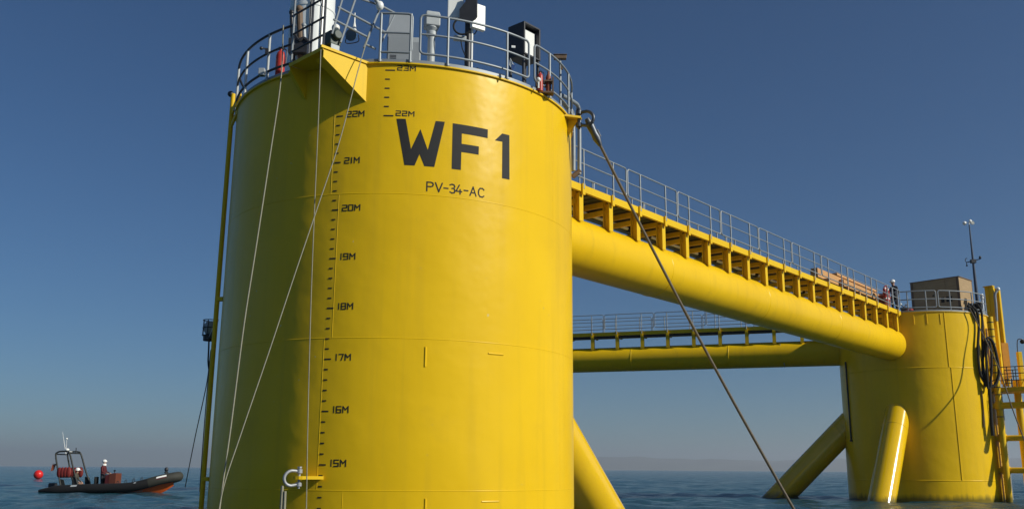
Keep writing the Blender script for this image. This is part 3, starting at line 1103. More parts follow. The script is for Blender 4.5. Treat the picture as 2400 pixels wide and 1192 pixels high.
# vent with square head
P = at(1011, 100, 19.6)
vt = thing('vent_post', 'light grey vent post with a square cap head', 'vent', v3(P, ZT))
zh0, zh1 = at(1011, 66, 19.6).z, at(1011, 33, 19.6).z
mb = MB()
mb.lathe([(.085, ZT), (.085, zh0 - .22), (.12, zh0 - .2), (.12, zh0 - .12), (.10, zh0 - .10), (.15, zh0 - .03), (.15, zh0)], v3(P, 0), 28)
mb.build('stem', 'light_grey', vt)
mb = MB()
mb.lathe([(.087, 0), (.10, 0), (.10, .03), (.087, .03)], v3(P, ZT + .45), 20)
mb.lathe([(.2, 0), (.2, .1), (.09, .12)], v3(P, ZT), 20)
mb.build('clamp_band', 'dark_metal', vt, angle=30)
mb = MB()
X2 = Vector((.96, .28, 0)); Y2 = Vector((-.28, .96, 0))
mb.prism([v3(P, zh0) + X2 * a * .165 + Y2 * b * .165 for a, b in ((-1, -1), (1, -1), (1, 1), (-1, 1))], (0, 0, (zh1 - zh0) * .8))
mb.add([v3(P, zh0 + (zh1 - zh0) * .8) + X2 * a * .165 + Y2 * b * .165 for a, b in ((-1, -1), (1, -1), (1, 1), (-1, 1))] +
       [v3(P, zh1) + X2 * a * .145 + Y2 * b * .145 for a, b in ((-1, -1), (1, -1), (1, 1), (-1, 1))],
       [(0, 1, 5, 4), (1, 2, 6, 5), (2, 3, 7, 6), (3, 0, 4, 7), (4, 5, 6, 7)])
mb.build('cap', 'light_grey', vt, smooth=False, bevel=.02)
# pole with panels
P = at(1097, 100, 19.5)
pm = thing('instrument_pole', 'dark pole with two white boxes and a black plate at the top edge', 'mast', v3(P, ZT))
ztop = at(1097, -40, 19.5).z
mb = MB()
mb.tube([v3(P, ZT), v3(P, ztop)], .075, 16)
mb.build('pole', 'dark_metal', pm)
mb = MB()
mb.tube([v3(P + Vector((.085, -.02, 0)), ZT + .1), v3(P + Vector((.085, -.02, 0)), ztop - .4)], .028, 8)
mb.build('conduit', 'white', pm)
mb = MB()
for k in range(3):
    a = 2.1 * k + .5
    mb.prism([v3(P, ZT), v3(P, ZT + .26), v3(P + Vector((math.cos(a), math.sin(a), 0)) * .2, ZT)], Vector((-math.sin(a), math.cos(a), 0)) * .02)
mb.build('base_gussets', 'galv', pm, smooth=False)
def slab(par, name, pa, pb, Y_, thick, mat, yaw, bev=.012):
    """upright rectangular box spanning two photo corners at distance Y_"""
    a, b = at(*pa, Y_), at(*pb, Y_)
    c = (a + b) / 2
    d = Vector((math.cos(yaw), math.sin(yaw), 0)); n = Vector((-d.y, d.x, 0))
    wd = abs(b.x - a.x) / max(.3, abs(math.cos(yaw)))
    mb = MB()
    mb.box(c + n * thick / 2, (wd, thick, abs(a.z - b.z)), (d, n, Zv))
    return mb.build(name, mat, par, smooth=False, bevel=bev)
slab(pm, 'white_box', (1051, -30), (1086, 42), 19.45, .10, 'white', R_(10))
slab(pm, 'white_box', (1108, 10), (1137, 68), 19.4, .10, 'white', R_(35))
mb = MB()
q = [at(1077, 22, 19.3), at(1100, -8, 19.3), at(1108, -24, 19.3), at(1117, -24, 19.3), at(1117, 38, 19.3), at(1108, 50, 19.3), at(1077, 44, 19.3)]
mb.prism(q, (0.02, .05, 0))
mb.build('mounting_plate', 'dark_metal', pm, smooth=False)
mb = MB()
ring = [at(1084 + 21 * math.cos(a), 62 + 19 * math.sin(a), 19.35) for a in [math.pi * 2 * i / 24 for i in range(2, 20)]]
mb.tube(ring, .022, 8)
ring = [at(1106 + 12 * math.cos(a), 66 + 16 * math.sin(a), 19.5) for a in [math.pi * 2 * i / 24 for i in range(-5, 8)]]
mb.tube(ring, .012, 8)
mb.build('cable_loop', 'black_rubber', pm)
slab(pm, 'small_box', (1064, 83), (1093, 93), 19.4, .12, 'light_grey', R_(10))
mb = MB()
mb.tube(smooth_path([at(1080, 93, 19.4), at(1083, 112, 19.4), at(1090, 130, 19.4)], 5), .012, 6)
mb.build('cable', 'black_rubber', pm)
# dark display box on legs
P = at(1230, 130, 20.2)
db = thing('display_board', 'dark open-fronted box with a white panel on dark legs behind the railing', 'board', v3(P, ZT))
yw = R_(48)
dX = Vector((math.cos(yw), math.sin(yw), 0)); dN = Vector((-dX.y, dX.x, 0))
c = at(1229, 104, 20.2)
hh = at(1229, 66, 20.2).z - at(1229, 141, 20.2).z
mb = MB()
for sx in (-1, 1):
    mb.box(c + dX * sx * .27, (.04, .5, hh), (dX, dN, Zv))
mb.box(c + Zv * (hh / 2 - .02), (.54, .5, .04), (dX, dN, Zv))
mb.box(c - Zv * (hh / 2 - .02), (.54, .5, .04), (dX, dN, Zv))
mb.box(c + dN * .24, (.54, .03, hh), (dX, dN, Zv))
mb.build('case', 'dark_metal', db, smooth=False, bevel=.006)
mb = MB()
mb.box(c - dN * .10 + dX * .02, (.42, .05, hh * .74), (dX, dN, Zv))
mb.build('white_panel', 'white', db, smooth=False)
for sx, sy in ((-.25, -.2), (.25, -.2), (.25, .2), (-.25, .2)):
    mb = MB()
    q = c + dX * sx + dN * sy
    mb.box(v3(q, (ZT + c.z - hh / 2) / 2), (.05, .05, c.z - hh / 2 - ZT), (dX, dN, Zv))
    mb.build('leg', 'dark_metal', db, smooth=False)
slab(db, 'name_plate', (1199, 107), (1208, 112), 19.75, .02, 'white', R_(10), 0)
# rag tied on the railing
rg = MB()
q = [at(1196, 136, 18.75), at(1201, 147, 18.7), at(1207, 155, 18.7), at(1199, 162, 18.7), at(1194, 152, 18.72)]
rg.prism(q, (0.01, .03, 0))
rg.prism([at(1200, 150, 18.66), at(1208, 153, 18.66), at(1202, 165, 18.66), at(1198, 160, 18.66)], (.01, .02, 0))
rgo = rg.build('rag', ['white', 'blue_cloth'], None, smooth=False)
for i_, p_ in enumerate(rgo.data.polygons): p_.material_index = 1 if i_ >= 7 else 0
tag(rgo, 'white and blue rag hanging on the railing left of the dark display box', 'rag')
# cable run along the inside of the rim and a cable tray post
cbl = thing('deck_cables', 'dark cables looping along the deck edge behind the longest railing', 'cable', oncol(NC, 3.8, .4, ZT))
for k, (a0, a1, rr_, hh_) in enumerate(((.18, .62, 3.92, .05), (.22, .80, 3.86, .09), (.5, .95, 3.9, .13))):
    mb = MB()
    mb.tube(smooth_path([oncol(NC, rr_, a0 + (a1 - a0) * i / 8, ZT + hh_ + .05 * math.sin(i * 2.1 + k)) for i in range(9)], 4), .022, 6)
    mb.build('cable', 'black_rubber', cbl)
# fire extinguishers and small red items
def extinguisher(label, P, r, h, group):
    t = thing('fire_extinguisher', label, 'extinguisher', P, group)
    mb = MB()
    mb.lathe([(.001, 0), (r, 0), (r, h * .75), (r * .8, h * .86), (r * .35, h * .92), (r * .35, h * .97)], P, 20)
    mb.build('cylinder', 'red', t)
    mb = MB()
    mb.box(P + Zv * h, (r * 1.1, r * .5, h * .08))
    mb.tube(smooth_path([P + Zv * h, P + Vector((r * 1.3, -r * .3, h * .9)), P + Vector((r * 1.2, -r * .4, h * .4))], 5), r * .14, 6)
    mb.build('valve_and_hose', 'dark_metal', t)
EG = 'red extinguishers on the nearest deck'
q = at(655, 180, 19.1); extinguisher('red extinguisher behind the dark railing, left of the jutting platform', v3(q, ZT), .10, .75, EG)
q = at(1266, 205, 19.6); extinguisher('red extinguisher beside a white light behind the right-hand railing', v3(q, ZT), .065, .46, EG)
q = at(1262, 187, 19.4)
mb = MB(); mb.ball(q, .055, seg=14, rings=8)
mb.lathe([(.02, -.2), (.02, -.04)], q, 8)
tag(mb.build('deck_lamp', 'white', None), 'round white light in front of the extinguisher at the right railing', 'lamp')
q = at(1276, 186, 19.8)
bt = thing('bottle_rack', 'rusty brown bottle rack with a white cap behind the right railing', 'rack', v3(q, ZT))
mb = MB()
for k in (-.09, .09):
    mb.lathe([(.06, 0), (.06, .42), (.025, .5), (.025, .55)], v3(q, ZT) + Vector((k, 0, 0)), 16)
mb.build('bottles', 'clay_orange', bt)
mb = MB()
mb.box(v3(q, ZT + .3), (.4, .2, .03)); mb.box(v3(q, ZT + .03), (.4, .2, .04))
mb.box(v3(q + Vector((-.19, 0, 0)), ZT + .2), (.03, .18, .4)); mb.box(v3(q + Vector((.19, 0, 0)), ZT + .2), (.03, .18, .4))
mb.build('rack_frame', 'brown_metal', bt, smooth=False)
q = at(880, 132, 18.6)
mb = MB(); mb.lathe([(.001, 0), (.07, 0), (.07, .1), (.001, .12)], v3(q, ZT), 16); mb.box(v3(q, ZT + .13), (.1, .03, .03))
tag(mb.build('valve_cap', 'red', None), 'small red valve cap on deck left of the short railing hoop', 'valve')
# T lamp
P = at(1313, 170, 21.0)
tl = thing('deck_light', 'thin pole with a flat brown lamp head at the right of the nearest deck', 'lamp', v3(P, ZT))
zq = at(1313, 139, 21).z
mb = MB(); mb.tube([v3(P, ZT), v3(P, zq)], .028, 10)
mb.build('pole', 'galv', tl)
mb = MB(); mb.box(v3(P, zq + .045), (.30, .12, .10)); mb.box(v3(P, zq + .1), (.33, .15, .02))
mb.build('lamp_head', 'brown_metal', tl, smooth=False, bevel=.01)
mb = MB(); mb.box(v3(P + Vector((.04, 0, 0)), zq - .22), (.05, .05, .1))
mb.build('switch', 'brown_metal', tl, smooth=False)
# mooring bitts, dark bollard pieces on deck
for px, lab in ((1062, 'dark low deck socket between the vent post and the dark pole'), (1180, 'dark low deck socket left of the hanging rag')):
    q = at(px, 148, 18.75) if px < 1100 else at(px, 178, 19.35)
    mb = MB(); mb.lathe([(.09, 0), (.09, .13), (.05, .15), (.05, .2), (.001, .2)], v3(q, ZT), 16); mb.box(v3(q + Vector((.1, 0, 0)), ZT + .1), (.14, .06, .12))
    tag(mb.build('deck_socket', 'black_rubber', None), lab, 'socket', 'dark sockets on the nearest deck')
# left lamp fitting on pale post, box
P = at(612, 200, 18.8)
lb = thing('beacon_box', 'small grey box on a stand at the left edge of the nearest deck', 'box', v3(P, ZT))
mb = MB(); z_ = at(612, 170, 18.8).z
mb.box(v3(P, z_), (.13, .13, .16)); mb.build('box', 'light_grey', lb, smooth=False, bevel=.01)
mb = MB(); mb.tube([v3(P, ZT), v3(P, z_ - .08)], .035, 10); mb.build('stand', 'dark_metal', lb)
mb = MB(); q = at(623, 115, 18.85)
mb.ball(q + Vector((-.09, -.03, 0)), .04, seg=10, rings=6); mb.beam(q + Vector((-.09, -.03, .01)), q, .03, .03); mb.box(q + Vector((.03, -.02, -.06)), (.06, .05, .12))
tag(mb.build('signal_lamp', ['dark_metal'], None), 'small dark signal lamp clamped on the pale post of the dark railing', 'lamp')

# ================================================================== PIPES OVER THE RIGHT RIM, PADEYE, SHACKLE, TOW WIRE
vp = thing('rim_pipes', 'pair of grey pipes bending over the right rim down to the walkway', 'pipe', oncol(NC, NR, 1.45, ZT))
for k, (x0, x1, ytop, yb) in enumerate(((1318, 1357, 238, 408), (1318, 1343, 252, 400))):
    mb = MB()
    Yq = 24.0 + .2 * k
    mb.tube(smooth_path([at(x0, ytop - 14, Yq - .8), at(x1 - 14, ytop, Yq - .3), at(x1 - 2, ytop + 12, Yq), at(x1, ytop + 40, Yq), at(x1 + 1, (ytop + yb) / 2, Yq), at(x1 + 1, yb, Yq)], 6), .055 if k == 0 else .06, 14)
    mb.build('pipe', 'galv', vp)
mb = MB()
mb.tube([at(1342, 414, 24), at(1360, 400, 24)], .07, 10)
mb.build('elbow', 'brown_metal', vp)
pe = thing('padeye_bracket', 'yellow padeye bracket sticking out of the right rim of the nearest column', 'bracket', oncol(NC, NR, 1.30, ZT))
tP = 1.30
rd, tn = radial(tP), RT(tP)
mb = MB()
base = oncol(NC, NR - .02, tP, 0)
o_ = [v3(base - tn * .30, ZT - .07), v3(base + rd * .36 - tn * .06, ZT - .07), v3(base + rd * .36 + tn * .06, ZT - .07), v3(base + tn * .30, ZT - .07)]
mb.prism([p_ + Zv * -.035 for p_ in o_], (0, 0, .05))
mb.build('top_plate', 'yellow_steel', pe, smooth=False)
mb = MB()
mb.prism([v3(base, ZT - .107), v3(base + rd * .30, ZT - .107), v3(base, ZT - .55)], tn * .03)
mb.build('gusset', 'yellow_steel', pe, smooth=False)
def shackle(label, centre, axis_out, up, size, mat, group):
    """bow shackle: pin along 'up' through the eye at centre, bow opening towards axis_out"""
    t = thing('shackle', label, 'shackle', centre, group)
    o, u = Vector(axis_out).normalized(), Vector(up).normalized()
    s = size
    pts = [centre + u * s * .42]
    for i in range(17):
        a = math.pi / 2 - math.pi * i / 16
        pts.append(centre + o * (s * .55 + s * .55 * math.cos(a)) + u * s * .52 * math.sin(a))
    pts.append(centre - u * s * .42)
    pts.insert(1, centre + o * s * .25 + u * s * .48)
    pts.insert(-1, centre + o * s * .25 - u * s * .48)
    mb = MB()
    mb.tube(smooth_path(pts, 3), s * .115, 12)
    mb.build('bow', mat, t)
    mb = MB()
    for k in (-1, 1):
        mb.lathe([(.001, -s * .14), (s * .22, -s * .14), (s * .22, s * .14), (.001, s * .14)], centre + u * k * s * .46, 16, u)
    mb.tube([centre - u * s * .75, centre + u * s * .72], s * .10, 12)
    mb.lathe([(.001, 0), (s * .18, 0), (s * .18, s * .12), (.001, s * .12)], centre + u * s * .66, 6, u)
    mb.build('pin', mat, t)
    return t
SG = 'big bow shackles on the nearest column'
shp = v3(base + rd * .30, ZT - .10)
shackle('dark shackle at the right rim holding the thick tow wire', shp, rd + Vector((0, -.2, -.1)), Zv, .34, 'shackle_dark', SG)
tws = at(1380, 287, 21.1)
twe = at(1888, 1240, 23.0)
tw_ = thing('tow_wire', 'thick steel tow wire slanting from the right rim down across the picture', 'wire', tws)
mb = MB()
pts = []
for i in range(25):
    t_ = i / 24
    p_ = tws.lerp(twe, t_)
    p_.z -= .22 * math.sin(math.pi * t_)
    pts.append(p_)
mb.tube(pts, .034, 12)
mb.build('wire', 'wire', tw_)
mb = MB()
dd = (pts[2] - pts[0]).normalized()
q0 = tws
mb.tube([q0 - dd * .1, q0 + dd * .1, q0 + dd * .3, q0 + dd * .42, q0 + dd * .62], [.06, .10, .085, .10, .05], 14)
mb.lathe([(.001, -.09), (.03, -.09), (.03, .09), (.001, .09)], q0 + dd * .32 + Vector((.09, 0, .03)), 10, dd)
mb.build('socket', 'shackle_dark', tw_)

# lower padeye with shackle and sling
q = at(710, 1117, 18.45)
thp = math.atan2(q.x - NC.x, NC.y - q.y) + .07
lp = thing('padeye_plate', 'small bright yellow padeye plate low on the nearest column near the 15M mark', 'bracket', oncol(NC, NR, thp, 1.25))
rd2, tn2 = radial(thp), RT(thp)
zz = at(712, 1118, 18.3).z
dirp = (Vector((-1, -.62, 0))).normalized()
basep = oncol(NC, NR - .03, -.235, zz)
mb = MB()
out = [basep - Zv * .0, basep + dirp * .5]
perp = Vector((-dirp.y, dirp.x, 0))
pts = [basep + perp * .16 + dirp * .0, basep + dirp * .38 + perp * .13]
for i in range(7):
    a = math.pi / 2 - math.pi * i / 6
    pts.append(basep + dirp * (.40 + .13 * math.cos(a)) + perp * .13 * math.sin(a))
pts += [basep + dirp * .38 - perp * .13, basep - perp * .16]
mb.prism([p_ - Zv * .03 for p_ in pts], (0, 0, .06))
mb.build('plate', 'yellow_steel', lp, smooth=False)
eye = basep + dirp * .42
shackle('pale steel shackle hanging in the yellow padeye near the 15M mark', eye, dirp + Vector((0, 0, -.06)), Zv, .26, 'shackle', SG)
sl = MB()
bow = eye + dirp * .24
for a_, b_ in (((662, 1137), (655, 1250)), ((668, 1150), (664, 1250))):
    Pq = at(*a_, bow.y - .0)
    sl.tube([Pq, at(*b_, bow.y + .05)], .028, 8)
slo = thing('sling_rope', 'doubled pale sling hanging from the lower shackle to the water', 'rope', at(660, 1140, bow.y))
sl.build('rope', 'rope', slo)

# ================================================================== PALE ROPES IN FRONT OF THE NEAREST COLUMN
def rope(name, label, pts, r, mat, group=None, cat='rope', n=8):
    mb = MB()
    mb.tube(smooth_path(pts, n), r, 8)
    return tag(mb.build(name, mat, None), label, cat, group)
RGp = 'thin pale ropes hanging down the nearest column'
rope('rope', 'leftmost pale rope running from the dark railing down to the lower left edge', [at(664, 60, 17.9), at(658, 190, 17.7), at(632, 370, 17.45), at(600, 580, 17.1), at(572, 760, 16.9), at(541, 1000, 16.6), at(520, 1150, 16.4), at(508, 1250, 16.3)], .013, 'rope', RGp)
rope('rope', 'pale rope hanging almost plumb from the tip of the jutting platform', [at(752, 116, 17.35), at(749, 200, 17.3), at(744, 330, 17.25), at(737, 490, 17.2), at(729, 700, 17.2), at(722, 960, 17.2), at(717, 1250, 17.2)], .010, 'rope', RGp)
rope('rope', 'slanting pale rope crossing the plumb rope and meeting the leftmost rope at the bottom', [side(866, 75), at(838, 170, 17.6), at(796, 330, 17.3), at(742, 492, 17.1), at(690, 645, 16.9), at(630, 825, 16.7), at(565, 1015, 16.5), at(524, 1140, 16.35), at(505, 1250, 16.3)], .011, 'rope', RGp)

# ================================================================== LEFT RISER PIPE, HANGING LAMP
thr = -1.305
rp = thing('riser_pipe', 'slim yellow vertical pipe on stand-offs along the left edge of the nearest column', 'pipe', oncol(NC, NR + .12, thr, 0))
mb = MB()
q = oncol(NC, NR + .12, thr, 0)
mb.tube([v3(q, -1.4), v3(q, ZT + .50)], .054, 20)
mb.build('pipe', 'yellow_steel', rp)
for z in (1.22, 5.20):
    mb = MB()
    a_ = oncol(NC, NR - .02, thr + .03, z)
    mb.beam(a_, v3(q, z), .10, .09)
    mb.build('stand_off', 'yellow_steel', rp, smooth=False)
mb = MB()
mb.ball(v3(q, ZT + .50) - Vector((.06, 0, 0)), .075, seg=14, rings=8)
mb.build('cap', 'dark_metal', rp)
mb = MB()
a_ = oncol(NC, NR - .03, thr + .13, ZT + .02)
mb.beam(v3(q, ZT + .0), a_ + Zv * .3, .05, .14)
mb.beam(v3(q, ZT - .35), a_ - Zv * .05, .05, .10)
mb.build('bracket', 'yellow_steel', rp, smooth=False)
P = at(492, 768, 24.5)
hl = thing('cage_lamp', 'grey caged lamp with a black cable just left of the yellow riser pipe', 'lamp', P)
mb = MB()
mb.lathe([(.001, .17), (.10, .16), (.15, .08), (.15, -.08), (.10, -.16), (.001, -.17)], P, 20)
mb.build('globe', 'light_grey', hl)
mb = MB()
for k in range(8):
    a = math.pi * 2 * k / 8
    mb.tube([P + Vector((math.cos(a) * .17, math.sin(a) * .17, .2)), P + Vector((math.cos(a) * .18, math.sin(a) * .18, -.2))], .012, 5)
for z in (-.2, 0, .2):
    mb.tube([P + Vector((math.cos(a) * .18, math.sin(a) * .18, z)) for a in [2 * math.pi * i / 20 for i in range(21)]], .012, 5)
mb.build('cage', 'dark_metal', hl)
mb = MB()
mb.lathe([(.15, -.34), (.16, -.2), (.08, -.18)], P, 16)
mb.beam(P + Vector((0, 0, -.28)), oncol(NC, NR + .1, thr - .06, P.z - .28), .05, .05)
mb.build('base', 'dark_metal', hl)
mb = MB()
mb.tube(smooth_path([P + Zv * -.33, at(489, 820, 24.5), at(488, 850, 24.5), at(493, 885, 24.5)], 6), .022, 8)
mb.build('cable', 'black_rubber', hl)
MG = 'thin dark mooring lines left of the nearest column'
rope('mooring_line', 'thin dark line slanting left from behind the riser pipe to the sea', [at(494, 820, 26), at(484, 900, 27), at(458, 1020, 29), at(434, 1140, 31)], .014, 'wire', MG, 'line')
rope('mooring_line', 'thin dark line dropping steeply to the sea next to the riser pipe', [at(494, 830, 26), at(485, 920, 26.5), at(474, 1060, 27), at(468, 1150, 28)], .013, 'wire', MG, 'line')

# ================================================================== THINGS ON THE FRONT WALKWAY
def on_walk(s, off, h=0.0): return v3(NC + D1 * s + N1 * off, ZT + h)
ts = thing('timber_stack', 'orange-brown timber boards stacked on the front walkway near the right column', 'timber', on_walk(27, 0))
for s0_, s1_, off, z0_, hh_, wd_ in ((26.6, 31.6, -.32, .58, .44, .34), (28.9, 34.4, -.30, .62 + .41, .12, .40), (29.2, 34.6, -.02, .52, .34, .22)):
    mb = MB()
    mb.beam(on_walk(s0_, off, z0_ + hh_ / 2), on_walk(s1_, off, z0_ + hh_ / 2 - .03), wd_, hh_)
    mb.build('board', 'timber', ts, smooth=False, bevel=.01)
for s_ in (27.2, 29.6, 31.2, 33.6):
    mb = MB()
    mb.box(on_walk(s_, -.20, .29 if s_ < 32 else .26), (.12, .7, .56 if s_ < 32 else .5), (D1, N1, Zv))
    mb.build('bearer', 'timber', ts, smooth=False)
lr = thing('lifebuoy', 'red lifebuoy ring hung on the walkway railing beside the dark-clad person', 'lifebuoy', on_walk(33.55, .60, .7))
c = on_walk(33.55, .66, .70)
mb = MB()
ax1 = (D1 * .75 + N1 * .1).normalized()
ring = [c + D1 * .29 * math.cos(a) + Zv * .36 * math.sin(a) for a in [2 * math.pi * i / 32 for i in range(33)]]
mb.tube(ring, .075, 12)
mb.build('ring', 'red', lr)
mb = MB()
for a in (.8, 2.4, 3.9, 5.5):
    p_ = c + D1 * .29 * math.cos(a) + Zv * .36 * math.sin(a)
    tdir = (-D1 * math.sin(a) + Zv * math.cos(a)).normalized()
    mb.lathe([(.076, -.035), (.082, -.03), (.082, .03), (.076, .035)], p_, 12, tdir)
mb.build('bands', 'white', lr)
bk = thing('cable_basket', 'orange tub beside the lifebuoy at the walkway end', 'tub', on_walk(34.3, .25, 0))
mb = MB()
mb.lathe([(.30, 0), (.36, .62), (.39, .62), (.39, .66), (.34, .66), (.28, .06), (.001, .06)], on_walk(34.3, .25, 0), 24)
mb.build('tub', 'clay_orange', bk, angle=30)
mb = MB()
mb.lathe([(.12, .64), (.31, .64), (.33, .74), (.2, .8), (.10, .74)], on_walk(34.3, .25, 0), 24, close=True)
mb.build('rope_coil', 'clay_orange', bk)

# ================================================================== PEOPLE
def person(label, loc, yaw, J, suit, skin='skin', hat=None, scale=1.0, suit_top=None):
    t = thing('person', label, 'person', loc)
    V, E, Rr = [], [], []
    idx = {}
    def add(nm, p, r, par=None):
        idx[nm] = len(V)
        V.append(Vector(p)); Rr.append(r)
        if par: E.append((idx[par], idx[nm]))
    add('pelvis', J['pelvis'], .135)
    add('belly', J['belly'], .130, 'pelvis')
    add('chest', J['chest'], .150, 'belly')
    add('upper', J['upper'], .115, 'chest')
    add('neck', J['neck'], .058, 'upper')
    hd = Vector(J['neck']) + Vector(J['head_dir']).normalized() * .09
    add('jaw', hd + Vector((.015, 0, 0)), .072, 'neck')
    add('skull', hd + Vector(J['head_dir']).normalized() * .09, .092, 'jaw')
    add('crown', hd + Vector(J['head_dir']).normalized() * .155 + Vector((-.01, 0, 0)), .07, 'skull')
    add('nose', hd + Vector(J['head_dir']).normalized() * .055 + Vector((.115, 0, 0)), .012, 'skull')
    for s, sn in ((1, 'l'), (-1, 'r')):
        add('ear' + sn, hd + Vector(J['head_dir']).normalized() * .07 + Vector((-.005, s * .10, 0)), .012, 'skull')
        add('sh' + sn, J['sh' + sn], .070, 'upper')
        add('el' + sn, J['el' + sn], .048, 'sh' + sn)
        add('wr' + sn, J['wr' + sn], .033, 'el' + sn)
        fd = (Vector(J['wr' + sn]) - Vector(J['el' + sn])).normalized()
        sd_ = Vector((0, 0, 1)).cross(fd)
        sd_ = sd_.normalized() if sd_.length > .1 else Vector((0, 1, 0))
        dn = fd.cross(sd_)
        if dn.z > 0: dn = -dn
        add('palm' + sn, Vector(J['wr' + sn]) + fd * .06, .032, 'wr' + sn)
        for fi, (lat, ln) in enumerate(((-.030, .070), (-.010, .082), (.010, .078), (.030, .060))):
            b0 = Vector(J['wr' + sn]) + fd * .105 + sd_ * lat
            add(f'f{fi}a{sn}', b0, .0095, 'palm' + sn)
            add(f'f{fi}b{sn}', b0 + fd * ln * .6 + dn * ln * .35, .0085, f'f{fi}a{sn}')
            add(f'f{fi}c{sn}', b0 + fd * ln * .7 + dn * ln * .85, .0075, f'f{fi}b{sn}')
        add('th' + sn, Vector(J['wr' + sn]) + fd * .06 - sd_ * s * .05 + dn * .02, .011, 'palm' + sn)
        add('tb' + sn, Vector(J['wr' + sn]) + fd * .10 - sd_ * s * .055 + dn * .05, .009, 'th' + sn)
        add('hip' + sn, J['hip' + sn], .105, 'pelvis')
        add('kn' + sn, J['kn' + sn], .068, 'hip' + sn)
        add('ca' + sn, Vector(J['kn' + sn]).lerp(Vector(J['an' + sn]), .35), .062, 'kn' + sn)
        add('an' + sn, J['an' + sn], .045, 'ca' + sn)
        add('he' + sn, Vector(J['an' + sn]) + Vector((-.03, 0, -.05)), .045, 'an' + sn)
        add('to' + sn, Vector(J['an' + sn]) + Vector((.17, 0, -.055)), .038, 'an' + sn)
    me = bpy.data.meshes.new('body_cage')
    me.from_pydata(V, E, [])
    tmp = bpy.data.objects.new('body_cage', me)
    COL.objects.link(tmp)
    md = tmp.modifiers.new('skin', 'SKIN')
    md.use_smooth_shade = True
    sv = me.skin_vertices[0] if me.skin_vertices else None
    if sv is None:
        bm = bmesh.new(); bm.from_mesh(me); bm.verts.layers.skin.verify(); bm.to_mesh(me); bm.free()
        sv = me.skin_vertices[0]
    for i, r in enumerate(Rr):
        sv.data[i].radius = (r, r)
        sv.data[i].use_root = (i == 0)
    for nm in ('pelvis', 'belly', 'chest', 'upper'):
        sv.data[idx[nm]].radius = (Rr[idx[nm]] * 1.25, Rr[idx[nm]] * .85)
    ss = tmp.modifiers.new('sub', 'SUBSURF'); ss.levels = 1; ss.render_levels = 1
    dg = bpy.context.evaluated_depsgraph_get()
    dg.update()
    bme = bpy.data.meshes.new_from_object(tmp.evaluated_get(dg))
    bpy.data.objects.remove(tmp)
    bme.name = 'body'
    bme.materials.clear()
    for m in (suit, skin, suit_top or suit, 'black_rubber'):
        bme.materials.append(M[m])
    nz = Vector(J['neck'])
    hands = [Vector(J['wr' + s]) + (Vector(J['wr' + s]) - Vector(J['el' + s])).normalized() * .08 for s in 'lr']
    feet = [Vector(J['an' + s]) for s in 'lr']
    for p_ in bme.polygons:
        c_ = p_.center
        if (c_ - nz).dot(Vector(J['head_dir'])) > .02 and (c_ - nz).length < .36: k_ = 1
        elif min((c_ - h).length for h in hands) < .095: k_ = 1
        elif min((c_ - f_).length for f_ in feet) < .13 or min((c_ - f_ - Vector((.14, 0, -.05))).length for f_ in feet) < .12: k_ = 3
        elif c_.z > J['belly'][2] - .05: k_ = 2
        else: k_ = 0
        p_.material_index = k_
        p_.use_smooth = True
    t.rotation_euler = (0, 0, yaw)
    t.scale = (scale,) * 3
    b = bpy.data.objects.new('body', bme)
    COL.objects.link(b)
    b.parent = t
    sk = hd + Vector(J['head_dir']).normalized() * .09
    mb = MB()
    for s in (-1, 1): mb.ball(sk + Vector((.082, s * .034, -.005)), .013, seg=8, rings=6)
    e_ = mb.build('eyes', 'black_rubber'); e_.parent = t
    if hat == 'helmet':
        mb = MB()
        hdv = Vector(J['head_dir']).normalized()
        mb.lathe([(.155, 0), (.135, .01), (.132, .05), (.115, .10), (.07, .135), (.001, .15)], sk + hdv * .02, 24, hdv)
        mb.box(sk + hdv * .025 + Vector((.15, 0, 0)), (.10, .16, .012))
        h_ = mb.build('helmet', 'white'); h_.parent = t
    elif hat == 'hood':
        mb = MB()
        mb.ball(sk + Vector((-.015, 0, .035)), .135, .98, .92, .82, 16, 10)
        mb.lathe([(.14, 0), (.135, .05), (.12, .05)], sk + Vector((-.005, 0, .01)), 20)
        h_ = mb.build('woolly_hat', 'white'); h_.parent = t
        mb = MB()
        mb.lathe([(.085, 0), (.125, .02), (.13, .09), (.10, .13)], Vector(J['neck']) + Vector((.01, 0, -.05)), 20)
        h_ = mb.build('scarf', 'white'); h_.parent = t
    return t
STAND = dict(pelvis=(0, 0, .96), belly=(0, 0, 1.10), chest=(.0, 0, 1.30), upper=(0, 0, 1.43), neck=(.01, 0, 1.53), head_dir=(.12, 0, 1),
             shl=(0, .19, 1.43), ell=(.06, .27, 1.16), wrl=(.30, .20, 1.08), shr=(0, -.19, 1.43), elr=(.06, -.27, 1.16), wrr=(.30, -.20, 1.08),
             hipl=(0, .10, .90), knl=(.03, .12, .50), anl=(-.01, .12, .095), hipr=(0, -.10, .90), knr=(.03, -.12, .50), anr=(-.01, -.12, .095))
SIT = dict(pelvis=(0, 0, .52), belly=(.02, 0, .66), chest=(.05, 0, .86), upper=(.07, 0, .99), neck=(.10, 0, 1.09), head_dir=(.2, 0, 1),
           shl=(.07, .19, .99), ell=(.14, .25, .74), wrl=(.36, .15, .62), shr=(.07, -.19, .99), elr=(.14, -.25, .74), wrr=(.36, -.15, .62),
           hipl=(.03, .10, .50), knl=(.44, .13, .50), anl=(.42, .13, .095), hipr=(.03, -.10, .50), knr=(.44, -.13, .50), anr=(.42, -.13, .095))
RELAX = dict(STAND); RELAX.update(ell=(.0, .26, 1.16), wrl=(.09, .27, .92), elr=(.03, -.26, 1.16), wrr=(.22, -.2, 1.02))
person('person in dark workwear and white helmet standing at the right end of the walkway', on_walk(35.95, .3, .005), R_(-150), RELAX, 'navy_cloth', hat='helmet')

